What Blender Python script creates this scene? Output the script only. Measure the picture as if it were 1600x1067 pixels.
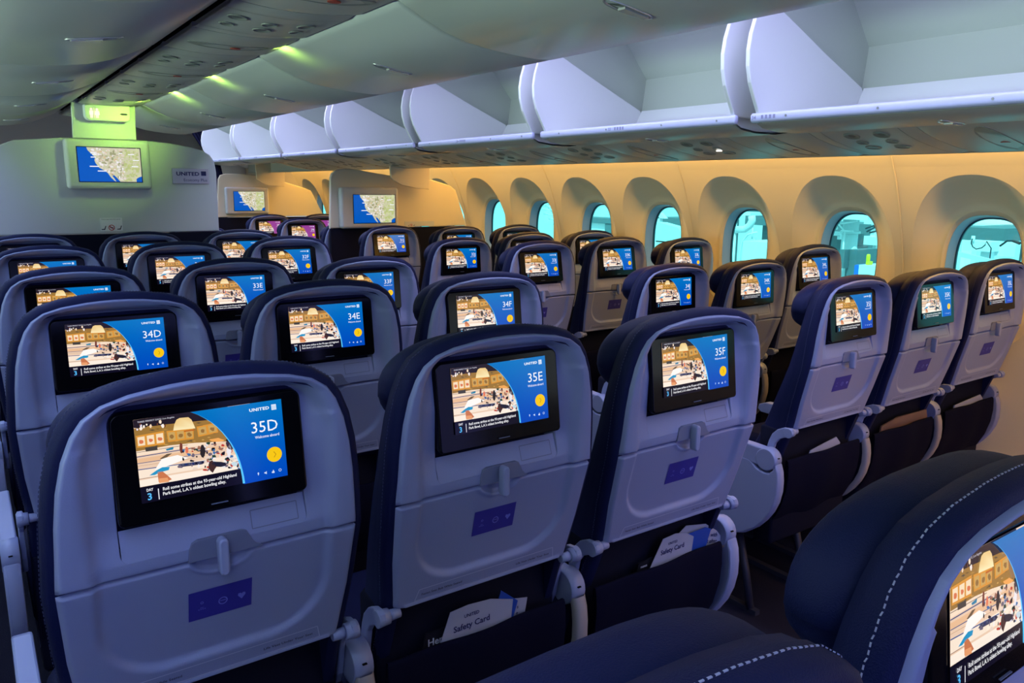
import bpy, bmesh, math, random
from mathutils import Vector, Matrix
random.seed(7)
for o in list(bpy.data.objects): bpy.data.objects.remove(o, do_unlink=True)
S = bpy.context.scene
COL = S.collection
rad = math.radians

# ------------------------------------------------------------------ camera
F_PX = 1215.43
YAW, PITCH, ROLL = rad(35.0754), rad(11.2241), rad(.5976)
fw = Vector((math.sin(YAW)*math.cos(PITCH), math.cos(YAW)*math.cos(PITCH), -math.sin(PITCH)))
ri = Vector((math.cos(YAW), -math.sin(YAW), 0)); up = ri.cross(fw)
r2 = ri*math.cos(ROLL)+up*math.sin(ROLL); u2 = -ri*math.sin(ROLL)+up*math.cos(ROLL)
cd = bpy.data.cameras.new('camera'); cam = bpy.data.objects.new('camera', cd); COL.objects.link(cam)
m = Matrix((r2, u2, -fw)).transposed().to_4x4(); m.translation = Vector((0, -1.0551, 1.42)); cam.matrix_world = m
cd.sensor_width = 36; cd.lens = F_PX/1600*36; cd.clip_start = .01; cd.clip_end = 400
S.camera = cam

# ------------------------------------------------------------------ colour management
S.view_settings.view_transform = 'Standard'; S.view_settings.look = 'None'
S.view_settings.exposure = 0.0; S.view_settings.gamma = 1; S.view_settings.use_curve_mapping = False

# ------------------------------------------------------------------ world: bright hazy daylight outside
W = bpy.data.worlds.new('daylight'); S.world = W; W.use_nodes = True
bg = W.node_tree.nodes['Background']; bg.inputs[0].default_value = (.80, .92, 1, 1); bg.inputs[1].default_value = 1.5
sd = bpy.data.lights.new('sun', 'SUN'); sd.energy = 6.5; sd.angle = rad(3); sd.color = (1, .97, .92)
so = bpy.data.objects.new('sun', sd); COL.objects.link(so); so.rotation_euler = Vector((-.55, -.25, .80)).to_track_quat('Z', 'Y').to_euler()

def area(name, loc, size, energy, color, direction=(0, 0, -1), spread=180):
    l = bpy.data.lights.new(name, 'AREA'); l.shape = 'RECTANGLE'; l.size, l.size_y = size
    l.energy = energy; l.color = color; l.spread = rad(spread)
    o = bpy.data.objects.new(name, l); COL.objects.link(o); o.location = loc
    zz = -Vector(direction).normalized(); yy = Vector((0, 1, 0)); yy = (yy-zz*yy.dot(zz)).normalized(); xx = yy.cross(zz)
    o.rotation_euler = Matrix((xx, yy, zz)).transposed().to_euler()
    return o
BLUE = (.32, .36, 1.0); VIOL = (.58, .61, 1.0); GREEN = (.55, 1.0, .12); AMBER = (1, .50, .15)
# aisle ceiling wash lights (blue mood lighting), added fills, forward green lamp, sidewall amber lights
area('aisle_wash_right', (1.66, .2, 2.20), (.30, 4.2), 36, VIOL)
area('aisle_wash_right_far', (1.66, 5.4, 2.20), (.30, 4.6), 40, VIOL)
area('aisle_wash_left', (-.24, .2, 2.20), (.34, 4.2), 22, BLUE)
area('aisle_wash_left_far', (-.24, 4.6, 2.20), (.34, 4.4), 22, BLUE)
area('aft_ambient_fill', (.7, -3.2, 2.12), (4.6, 1.0), 28, BLUE, (0, .42, -1))  # added blue ambient fill, unseen above and behind the camera
area('seatback_fill', (.7, -3.9, 1.15), (4.6, 1.7), 31, (.20, .23, 1.0), (0, 1, .02))  # added soft fill from the rear, brightens seat backs and bin undersides
area('left_green_fill', (-1.9, 2.0, 1.22), (.30, 11.0), 125, (.68, 1.0, .78), (1, 0, .62), 80)  # added greenish fill aimed up at the bin undersides; no left windows modelled
area('green_lamp', (.84, 3.45, 1.80), (.05, .10), .8, GREEN, (-.20, 1, -.16), 84)
for gy_, ge_ in ((1.50, .22), (2.35, .30), (3.05, .40)):
    area('green_streak_fill', (.87, gy_, 1.832), (.02, .05), ge_, GREEN, (.9, .25, -.28), 150)  # unseen lamps added to throw green streaks across the centre bins
area('sidewall_light', (3.145, 3.2, 1.650), (.03, 13.0), 60, (1, .52, .09), (.30, 0, -1))
area('sidewall_light_inboard', (3.0, 3.2, 1.66), (.05, 13.0), 30, (1, .52, .13), (-.55, 0, -1), 130)

# ------------------------------------------------------------------ materials
def srgb(r, g, b):
    f = lambda c: (c/12.92 if c <= .04045 else ((c+.055)/1.055)**2.4)
    return (f(r/255), f(g/255), f(b/255), 1)
def mat(name, col, rough=.5, spec=.5, metal=0, coat=0, bump=0, bscale=200, vary=0, sheen=0):
    m = bpy.data.materials.new(name); m.use_nodes = True; nt = m.node_tree; b = nt.nodes['Principled BSDF']
    b.inputs['Base Color'].default_value = col if len(col) == 4 else (*col, 1)
    b.inputs['Roughness'].default_value = rough; b.inputs['Metallic'].default_value = metal
    b.inputs['Specular IOR Level'].default_value = spec; b.inputs['Coat Weight'].default_value = coat
    b.inputs['Sheen Weight'].default_value = sheen
    tc = nt.nodes.new('ShaderNodeTexCoord')
    if bump:
        n = nt.nodes.new('ShaderNodeTexNoise'); n.inputs['Scale'].default_value = bscale; n.inputs['Detail'].default_value = 4
        nt.links.new(tc.outputs['Object'], n.inputs['Vector'])
        bp = nt.nodes.new('ShaderNodeBump'); bp.inputs['Strength'].default_value = bump; bp.inputs['Distance'].default_value = .002
        nt.links.new(n.outputs['Fac'], bp.inputs['Height']); nt.links.new(bp.outputs['Normal'], b.inputs['Normal'])
    if vary:
        n = nt.nodes.new('ShaderNodeTexNoise'); n.inputs['Scale'].default_value = 6; n.inputs['Detail'].default_value = 3
        nt.links.new(tc.outputs['Object'], n.inputs['Vector'])
        mx = nt.nodes.new('ShaderNodeMix'); mx.data_type = 'RGBA'
        c = b.inputs['Base Color'].default_value
        mx.inputs[6].default_value = [x*(1-vary) for x in c[:3]]+[1]; mx.inputs[7].default_value = [min(1, x*(1+vary)) for x in c[:3]]+[1]
        nt.links.new(n.outputs['Fac'], mx.inputs[0]); nt.links.new(mx.outputs[2], b.inputs['Base Color'])
    return m
def emat(name, col, strength):
    m = mat(name, (0, 0, 0), .4); b = m.node_tree.nodes['Principled BSDF']
    b.inputs['Emission Color'].default_value = col if len(col) == 4 else (*col, 1); b.inputs['Emission Strength'].default_value = strength
    return m
SHELL = mat('seat_shell_grey_plastic', (.27, .31, .51), .42, .5, bump=.12, bscale=500)
SHELL2 = mat('latch_grey_plastic', (.29, .33, .53), .38, .5)
SHELLD = mat('dark_plastic_notch_shade', (.17, .19, .29), .5, .4)  # dark plastic parts; on the latch notch it paints the recess shade
NAVY = mat('navy_leather', (.006, .010, .055), .58, .20, bump=.35, bscale=700, vary=.15)
POCKET = mat('navy_pocket_cloth', (.0025, .003, .016), .9, .1, bump=.4, bscale=900)
STITCH = mat('navy_stitching', (.05, .06, .14), .7)
STITCHW = mat('pale_stitching', (.42, .44, .55), .7)
BEZEL = mat('black_glossy_bezel', (.003, .003, .004), .12, .22)
EDGEL = mat('pale_plastic_edge', (.50, .54, .70), .4)
STICK = mat('violet_blue_sticker', srgb(52, 48, 150), .55)
STICKP = mat('pale_print', srgb(120, 125, 215), .6)
DARKTXT = mat('dark_print', (.03, .03, .06), .7)
BAND = mat('grey_brown_trim', (.33, .30, .30), .45)
LEGM = mat('dark_leg_paint', (.02, .022, .04), .5)
METAL = mat('dull_metal', (.35, .36, .40), .35, metal=.7)
BINW = mat('white_satin_bin', (.74, .76, .78), .38, .45)
BINC = mat('satin_bin_door', (.50, .52, .51), .30, .5, bump=.05, bscale=60)
BING = mat('grey_bin_lining', (.44, .49, .43), .6, .3)
LIP = mat('bin_lip', (.52, .54, .80), .3, .5)
PSU = mat('service_panel_plastic', (.42, .42, .40), .36, .5)
PSUD = mat('dark_vent_plastic', (.12, .13, .12), .4)
BLACK = mat('black_gap', (.004, .004, .004), .9, .1)
WALLM = mat('warm_white_sidewall', (.74, .67, .52), .55, .3, bump=.04, bscale=90)
WALLB = mat('bulkhead_laminate', (.60, .62, .64), .55, .3)
NAVYP = mat('navy_panel', (.002, .003, .016), .8, .2)
CEIL = mat('ceiling_panel', (.72, .74, .78), .5)
CARPET = mat('dark_carpet', (.010, .010, .022), .95, .1, bump=.8, bscale=300)
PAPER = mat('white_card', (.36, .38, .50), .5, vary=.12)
PAPERB = mat('blue_card_edge', srgb(20, 70, 170), .5, vary=.5)
MAG = mat('black_magazine_cover', (.010, .010, .016), .35)
MAGB = mat('brown_print_cover', (.16, .09, .07), .45, vary=.8)
TXTB = mat('navy_print', (.008, .01, .09), .6)
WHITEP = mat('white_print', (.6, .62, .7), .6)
CURT = mat('navy_curtain', (.008, .01, .06), .9)
BRUSH = mat('placard_metal', (.45, .43, .47), .35, metal=.4)
RED = mat('red_print', srgb(190, 40, 40), .6)
SCREEN = mat('lit_screen', (0, 0, 0), .14, .25)
def _scr():
    nt = SCREEN.node_tree; b = nt.nodes['Principled BSDF']
    a = nt.nodes.new('ShaderNodeAttribute'); a.attribute_name = 'Col'
    nt.links.new(a.outputs['Color'], b.inputs['Emission Color']); b.inputs['Emission Strength'].default_value = 1.0
_scr()
GLASS = bpy.data.materials.new('dimmed_window_glass'); GLASS.use_nodes = True
def _gl():
    nt = GLASS.node_tree; nt.nodes.clear()
    out = nt.nodes.new('ShaderNodeOutputMaterial'); t = nt.nodes.new('ShaderNodeBsdfTransparent'); g = nt.nodes.new('ShaderNodeBsdfGlossy')
    t.inputs[0].default_value = (.20, .82, .80, 1); g.inputs['Roughness'].default_value = .03
    mx = nt.nodes.new('ShaderNodeMixShader'); mx.inputs[0].default_value = .05
    nt.links.new(t.outputs[0], mx.inputs[1]); nt.links.new(g.outputs[0], mx.inputs[2]); nt.links.new(mx.outputs[0], out.inputs[0])
_gl()
LAMPW = emat('lit_reading_lamp', (1, .97, .9), 3)
SIGNL = emat('lit_sign_print', (1, .85, .55), 1.6)

# ------------------------------------------------------------------ mesh builder
class MB:
    def __init__(s): s.v = []; s.f = []; s.m = []; s.sm = []; s.c = []
    def face(s, idx, mi=0, smooth=False, col=None):
        s.f.append(idx); s.m.append(mi); s.sm.append(smooth); s.c.append(col)
    def poly(s, pts, mi=0, smooth=False, col=None):
        b = len(s.v); s.v += [tuple(p) for p in pts]; s.face(list(range(b, b+len(pts))), mi, smooth, col)
    def grid(s, rows, mi=0, smooth=True, closed=False):
        b = len(s.v); n = len(rows[0])
        for r in rows: s.v += [tuple(p) for p in r]
        for i in range(len(rows)-1):
            for j in range(n if closed else n-1):
                k = (j+1) % n
                s.face([b+i*n+j, b+i*n+k, b+(i+1)*n+k, b+(i+1)*n+j], mi, smooth)
        return b
    def loft(s, rings, mi=0, smooth=True, cap0=True, cap1=True):
        b = s.grid(rings, mi, smooth, True); n = len(rings[0])
        if cap0: s.face([b+j for j in range(n)][::-1], mi, False)
        if cap1: s.face([b+(len(rings)-1)*n+j for j in range(n)], mi, False)
    def box(s, lo, hi, mi=0, bev=0):
        x0, y0, z0 = lo; x1, y1, z1 = hi
        if bev:
            r = []
            for z, i in ((z0, bev), (z0+bev, 0), (z1-bev, 0), (z1, bev)):
                q = []
                for cx, cy, a0 in ((x1-bev, y1-bev, 0), (x0+bev, y1-bev, 90), (x0+bev, y0+bev, 180), (x1-bev, y0+bev, 270)):
                    for k in range(4):
                        a = rad(a0+30*k); rr = bev-i*.7
                        q.append((cx+rr*math.cos(a), cy+rr*math.sin(a), z))
                r.append(q)
            s.loft(r, mi, True); return
        p = [(x0, y0, z0), (x1, y0, z0), (x1, y1, z0), (x0, y1, z0), (x0, y0, z1), (x1, y0, z1), (x1, y1, z1), (x0, y1, z1)]
        b = len(s.v); s.v += p
        for q in ((3, 2, 1, 0), (4, 5, 6, 7), (0, 1, 5, 4), (1, 2, 6, 5), (2, 3, 7, 6), (3, 0, 4, 7)): s.face([b+i for i in q], mi)
    def prism(s, pts, axis, a, b_, mi=0, smooth=False, bev=0):
        """extrude 2-D outline along an axis: 'x' pts are (y,z), 'y' pts are (x,z), 'z' pts are (x,y)"""
        def P(p, t): return {'x': (t, p[0], p[1]), 'y': (p[0], t, p[1]), 'z': (p[0], p[1], t)}[axis]
        if bev:
            cx = sum(p[0] for p in pts)/len(pts); cy = sum(p[1] for p in pts)/len(pts)
            sh = [inset(pts, bev)]; inn = sh[0]
            rings = [[P(p, a) for p in inn], [P(p, a+bev*.3) for p in inset(pts, bev*.3)], [P(p, a+bev) for p in pts], [P(p, b_-bev) for p in pts], [P(p, b_-bev*.3) for p in inset(pts, bev*.3)], [P(p, b_) for p in inn]]
        else: rings = [[P(p, a) for p in pts], [P(p, b_) for p in pts]]
        s.loft(rings, mi, smooth)
    def tube(s, path, r, mi=0, n=10, flat=1.0):
        path = [Vector(p) for p in path]; rs = r if isinstance(r, (list, tuple)) else [r]*len(path); rings = []
        u = None
        for i, p in enumerate(path):
            d = (path[min(i+1, len(path)-1)]-path[max(i-1, 0)]).normalized()
            if u is None:
                u = d.cross(Vector((0, 0, 1)));
                if u.length < .1: u = d.cross(Vector((0, 1, 0)))
            u = (u-d*u.dot(d)).normalized(); w = d.cross(u)
            rings.append([p+(u*math.cos(2*math.pi*k/n)+w*flat*math.sin(2*math.pi*k/n))*rs[i] for k in range(n)])
        s.loft(rings, mi, True)
    def build(s, name, mats, parent=None, fixn=True):
        me = bpy.data.meshes.new(name); me.from_pydata(s.v, [], s.f)
        if not isinstance(mats, (list, tuple)): mats = [mats]
        for q in mats: me.materials.append(q)
        me.polygons.foreach_set('material_index', s.m); me.polygons.foreach_set('use_smooth', s.sm)
        if any(c is not None for c in s.c):
            ca = me.color_attributes.new('Col', 'FLOAT_COLOR', 'CORNER')
            for p, c in zip(me.polygons, s.c):
                for k, li in enumerate(p.loop_indices):
                    cc = c if c is not None else (0, 0, 0, 1)
                    ca.data[li].color = cc[k] if isinstance(cc[0], tuple) else cc
        elif fixn:
            bm = bmesh.new(); bm.from_mesh(me); bmesh.ops.recalc_face_normals(bm, faces=bm.faces); bm.to_mesh(me); bm.free()
        me.update()
        o = bpy.data.objects.new(name, me); COL.objects.link(o)
        if parent is not None: o.parent = parent
        return o
def inset(pts, d):
    n = len(pts); ar = sum(pts[i][0]*pts[(i+1) % n][1]-pts[(i+1) % n][0]*pts[i][1] for i in range(n)); sg = 1 if ar > 0 else -1; out = []
    for i in range(n):
        a, b, c = Vector(pts[i-1]).to_2d(), Vector(pts[i]).to_2d(), Vector(pts[(i+1) % n]).to_2d()
        e1 = (b-a).normalized() if (b-a).length > 1e-9 else Vector((1, 0)); e2 = (c-b).normalized() if (c-b).length > 1e-9 else e1
        n1 = Vector((-e1.y, e1.x))*sg; n2 = Vector((-e2.y, e2.x))*sg; q = n1+n2
        q = q/max(.5, q.dot(q)/2) if q.length > 1e-6 else n1
        out.append(tuple(b+q*d))
    return out
def rrect(x0, z0, x1, z1, r, n=6):
    rs = r if isinstance(r, (tuple, list)) else (r,)*4; out = []
    for (cx, cz, a0, q) in ((x1, z1, 0, rs[0]), (x0, z1, 90, rs[1]), (x0, z0, 180, rs[2]), (x1, z0, 270, rs[3])):
        sx = -1 if cx == x1 else 1; sz = -1 if cz == z1 else 1
        for k in range(n+1):
            a = rad(a0+90*k/n); out.append((cx+sx*q+q*math.cos(a), cz+sz*q+q*math.sin(a)))
    return out
def interp(tab, t):
    if t <= tab[0][0]: return tab[0][1]
    for (a, va), (b, vb) in zip(tab, tab[1:]):
        if t <= b: return va+(vb-va)*(t-a)/(b-a)
    return tab[-1][1]
def sstep(a, b, t):
    t = min(1, max(0, (t-a)/(b-a))); return t*t*(3-2*t)
def empty(name, label, cat, loc=(0, 0, 0), group=None):
    o = bpy.data.objects.new(name, None); COL.objects.link(o); o.location = loc; o.empty_display_size = .1
    o['label'] = label; o['category'] = cat
    if group: o['group'] = group
    return o
def tag(o, label, cat, group=None):
    o['label'] = label; o['category'] = cat
    if group: o['group'] = group
    return o
def struct(o): o['kind'] = 'structure'; return o
def copy_tree(o, parent=None):
    c = o.copy(); COL.objects.link(c)
    if parent is not None: c.parent = parent
    for ch in list(o.children):
        copy_tree(ch, c)
    return c
_tc = {}
def text2d(s, size=1.0, align='LEFT', bold=0, space=1.0, shear=0):
    k = (s, bold, space, shear)
    if k not in _tc:
        cu = bpy.data.curves.new('txt', 'FONT'); cu.body = s; cu.size = 1; cu.offset = bold; cu.space_character = space; cu.resolution_u = 2; cu.shear = shear
        o = bpy.data.objects.new('txt', cu); COL.objects.link(o)
        dg = bpy.context.evaluated_depsgraph_get(); me = bpy.data.meshes.new_from_object(o.evaluated_get(dg))
        _tc[k] = ([tuple(v.co[:2]) for v in me.vertices], [list(p.vertices) for p in me.polygons])
        bpy.data.objects.remove(o); bpy.data.curves.remove(cu); bpy.data.meshes.remove(me)
    V, Fs = _tc[k]; w = max(v[0] for v in V); dx = {'LEFT': 0, 'RIGHT': -w, 'CENTER': -w/2}[align]
    return [((x+dx)*size, y*size) for x, y in V], Fs, w*size
def put_text(mb, s, size, fn, align='LEFT', mi=0, col=None, width=None, **kw):
    V, Fs, w = text2d(s, size, align, **kw); q = (width/w) if width else 1
    b = len(mb.v); mb.v += [tuple(fn(x*q, y)) for x, y in V]
    for f in Fs: mb.face([b+i for i in f], mi, False, col)

# ================================================================== SEAT
PITCHY = .7874
TILT = rad(7)
PIV = Vector((0, .20, .45))
HW = [(.45, .190), (.70, .184), (.715, .187), (.80, .197), (.91, .203), (1.0, .198), (1.05, .192), (1.09, .183), (1.12, .171), (1.14, .157), (1.155, .135), (1.165, .103), (1.172, .055), (1.1745, 0)]
def y0(z):
    if z > .92: return -.009-.07*(z-.92)
    if z > .70: return -.009+.26*(.92-z)
    return .0482+.36*(.70-z)
def arch(zlo, steps_side, extra=0):
    """closed outline of the seat back, counter-clockwise seen from the rear (x right, z up), starting bottom right"""
    zs = [zlo+(1.05-zlo)*i/steps_side for i in range(steps_side)]+[1.05, 1.07, 1.09, 1.105, 1.12, 1.13, 1.14, 1.148, 1.155, 1.160, 1.165, 1.169, 1.172]
    right = [(interp(HW, z), z) for z in zs]
    left = [(-x, z) for x, z in reversed(right)]
    mid = [(.028, 1.1738), (0, 1.1745), (-.028, 1.1738)]
    return right+mid+left
def offs(pts, d):   # outward offset, bottom kept level
    zl = min(p[1] for p in pts); q = inset(pts, -d)
    return [(x, zl if p[1] <= zl+1e-6 else z) for (x, z), p in zip(q, pts)]
def sd_rbox(x, z, hx, z0, z1, r):
    cz = (z0+z1)/2; hz = (z1-z0)/2; qx = abs(x)-hx+r; qz = abs(z-cz)-hz+r
    return math.hypot(max(qx, 0), max(qz, 0))+min(max(qx, qz), 0)-r
def groove(x, z):
    hx = .163 if z < .93 else .163+.035*min(.2, z-.93)
    d = sd_rbox(x, z, hx, .743, 1.158, .095)
    return .0085*sstep(.001, -.013, d), d
seat = empty('airline_seat', '', 'seat')
upper = []
def part(mb, name, mats, parent=None, up=True):
    if up and parent is None:
        mb.v = [(x-PIV.x, y-PIV.y, z-PIV.z) for x, y, z in mb.v]
    elif up:
        mb.v = [(x-PIV.x, y-PIV.y, z-PIV.z) for x, y, z in mb.v]
    o = mb.build(name, mats, parent if parent is not None else seat)
    if up and parent is None: o.location = PIV; o['up'] = 1
    return o
# --- back shell with monitor opening
def shell_mesh():
    mb = MB(); out = arch(.9145, 3)
    opening = rrect(-.1255, .934, .1255, 1.1395, (.022, .022, .012, .012))
    C = (0, 1.035)
    def rayhit(poly, a):
        dx, dz = math.cos(a), math.sin(a); best = 0
        for i in range(len(poly)):
            (x1, z1), (x2, z2) = poly[i], poly[(i+1) % len(poly)]
            ex, ez = x2-x1, z2-z1; den = dx*ez-dz*ex
            if abs(den) < 1e-12: continue
            t = ((x1-C[0])*ez-(z1-C[1])*ex)/den; s_ = ((x1-C[0])*dz-(z1-C[1])*dx)/den
            if t > 0 and -1e-6 <= s_ <= 1+1e-6: best = max(best, t)
        return (C[0]+dx*best, C[1]+dz*best)
    A = [2*math.pi*k/176 for k in range(176)]
    for poly in (out, opening):
        for (x, z) in poly: A.append(math.atan2(z-C[1], x-C[0]) % (2*math.pi))
    A = sorted(A); B = [A[0]]
    for a in A[1:]:
        if a-B[-1] > .004: B.append(a)
    O = [rayhit(out, a) for a in B]; I = [rayhit(opening, a) for a in B]
    def Y(x, z, s):
        e = 1-min(1, s/.10); g, d = groove(x, z)
        dep = interp([(.934, .0), (.975, .012), (1.06, .016), (1.14, .034)], z)
        side = sstep(-.10, 1.0, s)**1.6 if z > 1.10 else sstep(.25, 1, s)
        return y0(z)+.012*e*e+g+dep*side
    ss = [0, .02, .05, .08, .12, .18, .25, .32, .40, .48, .56, .64, .72, .80, .88, .94, .98, 1]
    rows = []
    rows.append([(x, y0(z)+.055, z) for x, z in O])
    for s in ss:
        rows.append([(o[0]+(i[0]-o[0])*s, Y(o[0]+(i[0]-o[0])*s, o[1]+(i[1]-o[1])*s, s), o[1]+(i[1]-o[1])*s) for o, i in zip(O, I)])
    rows.append([(i[0]*.995, Y(i[0], i[1], 1)+.006, i[1]) for i in I])
    rows.append([(i[0]*.995, .045, 1.035+(i[1]-1.035)*.99) for i in I])
    mb.grid(rows, 0, True, True)
    # sill under the monitor
    sy = lambda z: interp([(.9345, y0(.934)+.0092), (.945, y0(.94)+.0125), (.976, .013)], z)
    mb.grid([[(x, sy(z), z) for x in (-.124, -.06, 0, .06, .124)] for z in (.9345, .939, .945, .955, .965, .976)], 0)
    # outline of the small port cover on the sill
    pts = [(.045, .9415), (.112, .9415), (.112, .966), (.045, .966)]
    for (a, b) in zip(pts, pts[1:]+pts[:1]):
        n = Vector((b[0]-a[0], b[1]-a[1])).normalized(); w = Vector((-n.y, n.x))*.0007
        mb.poly([(p[0], sy(p[1])-.0006, p[1]) for p in ((a[0]-w.x, a[1]-w.y), (b[0]-w.x, b[1]-w.y), (b[0]+w.x, b[1]+w.y), (a[0]+w.x, a[1]+w.y))], 1)
    return mb
shell = part(shell_mesh(), 'back_shell', [SHELL, SHELLD])
# --- dark plate painting the latch notch's shade at the shell edge, and the latch
mb = MB()
notch = [(-.044, .9150), (-.042, .933), (-.038, .9415), (-.030, .9450), (.030, .9450), (.036, .9425), (.044, .926), (.050, .919), (.058, .9150)]
mb.prism(notch, 'y', y0(.93)+.0060, y0(.93)+.012, 0, bev=.0006)
part(mb, 'latch_recess_shade', SHELLD, shell)
# --- tray table
def tray_mesh():
    mb = MB(); rows = []; NX = 112; NZ = 64; zt, zb = .9120, .7005
    def W_(z):
        w = interp(HW, z)-.0005; r = .010
        if z < zb+r: w -= r-math.sqrt(max(0, r*r-(zb+r-z)**2))
        return w
    def Y(x, z):
        e = min(W_(z)-abs(x), z-zb, (zt-z)*1.6); g, d = groove(x, z)
        b = 0
        # latch bowl
        q = math.hypot((x-.001)/.043, (z-.916)/.027)
        b = .009*sstep(1.0, .78, q)
        lip = -.0018*math.exp(-((q-1.05)/.07)**2)
        # raised notice plate border, bottom bead
        bead = -.004*math.exp(-((z-.7065)/.003)**2) if abs(x) < .17 else 0
        return y0(z)+g+b+lip+bead+.010*(1-sstep(0, .006, e))
    for i in range(NZ+1):
        z = zt+(zb-zt)*i/NZ
        rows.append([(W_(z)*math.sin(math.pi/2*0+1)*0+W_(z)*(2*j/NX-1), Y(W_(z)*(2*j/NX-1), z), z) for j in range(NX+1)])
    n = NX+1
    b = mb.grid(rows, 0)
    loop = [(0, j) for j in range(n)]+[(i, NX) for i in range(1, NZ+1)]+[(NZ, j) for j in range(NX-1, -1, -1)]+[(i, 0) for i in range(NZ-1, 0, -1)]
    edge = [rows[i][j] for i, j in loop]
    mb.loft([edge, [(x, y+.016, z) for x, y, z in edge]], 0, False, False, True)
    return mb
tray = part(tray_mesh(), 'tray_table', SHELL)
mb = MB()
lp = [(-.0065*math.cos(a), .917+.020*1.0+.0065*math.sin(a)) for a in [math.pi+math.pi*k/8 for k in range(9)]]
lpill = [(.0068*math.cos(rad(a)), .938+.0068*math.sin(rad(a))) for a in range(0, 181, 20)]+[(.0068*math.cos(rad(a)), .897+.0068*math.sin(rad(a))) for a in range(180, 361, 20)]
mb.prism(lpill, 'y', -.020, -.002, 0, True, bev=.003)
part(mb, 'latch', SHELL2, tray)
surf = lambda x, z: y0(z)+groove(x, z)[0]
def decal(mb, pts, off, mi=0):
    mb.poly([(x, surf(x, z)-off, z) for x, z in pts], mi)
mb = MB()
rows = [[(x, surf(x, z)-.0008, z) for x in (-.044, -.02, 0, .02, .044)] for z in (.861, .845, .83, .8115)]
mb.grid(rows, 0)
def ringd(mb, cx, cz, r, t, mi, a0=0, a1=360, off=.0011):
    n = 20
    for k in range(n):
        p, q = rad(a0+(a1-a0)*k/n), rad(a0+(a1-a0)*(k+1)/n)
        decal(mb, [(cx+r*math.cos(p), cz+r*math.sin(p)), (cx+r*math.cos(q), cz+r*math.sin(q)), (cx+(r-t)*math.cos(q), cz+(r-t)*math.sin(q)), (cx+(r-t)*math.cos(p), cz+(r-t)*math.sin(p))], off, mi)
ringd(mb, .003, .834, .0065, .0015, 1)
decal(mb, [(-.001, .834), (.007, .834), (.007, .8352), (-.001, .8352)], .0011, 1)
decal(mb, [(.0295-.006*0, .828), (.035, .835), (.0345, .8385), (.031, .839), (.0295, .837), (.028, .839), (.0245, .8385), (.024, .835)], .0011, 1)
ringd(mb, -.026, .840, .0022, .0009, 1)
for k in range(4): decal(mb, [(-.031+k*.0028, .828), (-.0295+k*.0028, .828), (-.0295+k*.0028, .8295), (-.031+k*.0028, .8295)], .0011, 1)
decal(mb, [(-.0285, .831), (-.0235, .831), (-.0235, .8318), (-.0285, .8318)], .0011, 1)
part(mb, 'amenity_sticker', [STICK, STICKP], tray)
mb = MB()
pl = [(-.150, .7135), (.152, .7135), (.147, .7355), (-.143, .7355)]
for a, b in zip(pl, pl[1:]+pl[:1]):
    n = Vector((b[0]-a[0], b[1]-a[1])).normalized(); w = Vector((-n.y, n.x))*.0007
    decal(mb, [(a[0]-w.x, a[1]-w.y), (b[0]-w.x, b[1]-w.y), (b[0]+w.x, b[1]+w.y), (a[0]+w.x, a[1]+w.y)], .0014, 1)
put_text(mb, 'Fasten Seat Belt While Seated', .0062, lambda x, z: (-.138+x, surf(-.138+x, .722+z)-.0016, .722+z), mi=0, width=.082, bold=.012)
put_text(mb, 'Life Vest Under Your Seat', .0062, lambda x, z: (.062+x, surf(.062+x, .722+z)-.0016, .722+z), mi=0, width=.078, bold=.012)
part(mb, 'notice_print', [DARKTXT, EDGEL], tray)
# --- monitor
def scr_pt(u, v, off=0):      # u right, v down on the lit picture
    x = -.0958+.1916*u; h = (.5-v)*.1098
    return Vector((x, h*math.sin(TILT)-.0012-off, 1.0705+h*math.cos(TILT)))
mb = MB()
bz = rrect(-.1245, -.0845, .1245, .0655, (.014, .014, .008, .008))
fr = lambda p, o: (p[0], p[1]*math.sin(TILT)+o, 1.0705+p[1]*math.cos(TILT)*1.0)
bz2 = inset(bz, .003)
mb.loft([[fr(p, .030) for p in bz], [fr(p, .003) for p in bz], [fr(p, .0008) for p in inset(bz, .001)], [fr(p, 0) for p in bz2]], 0, True)
monitor = part(mb, 'monitor', BEZEL)
mb = MB(); mb.box((-.011, -.0125, .9955), (.011, -.0105, .9966)); part(mb, 'monitor_sensor', SHELLD, monitor)

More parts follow.
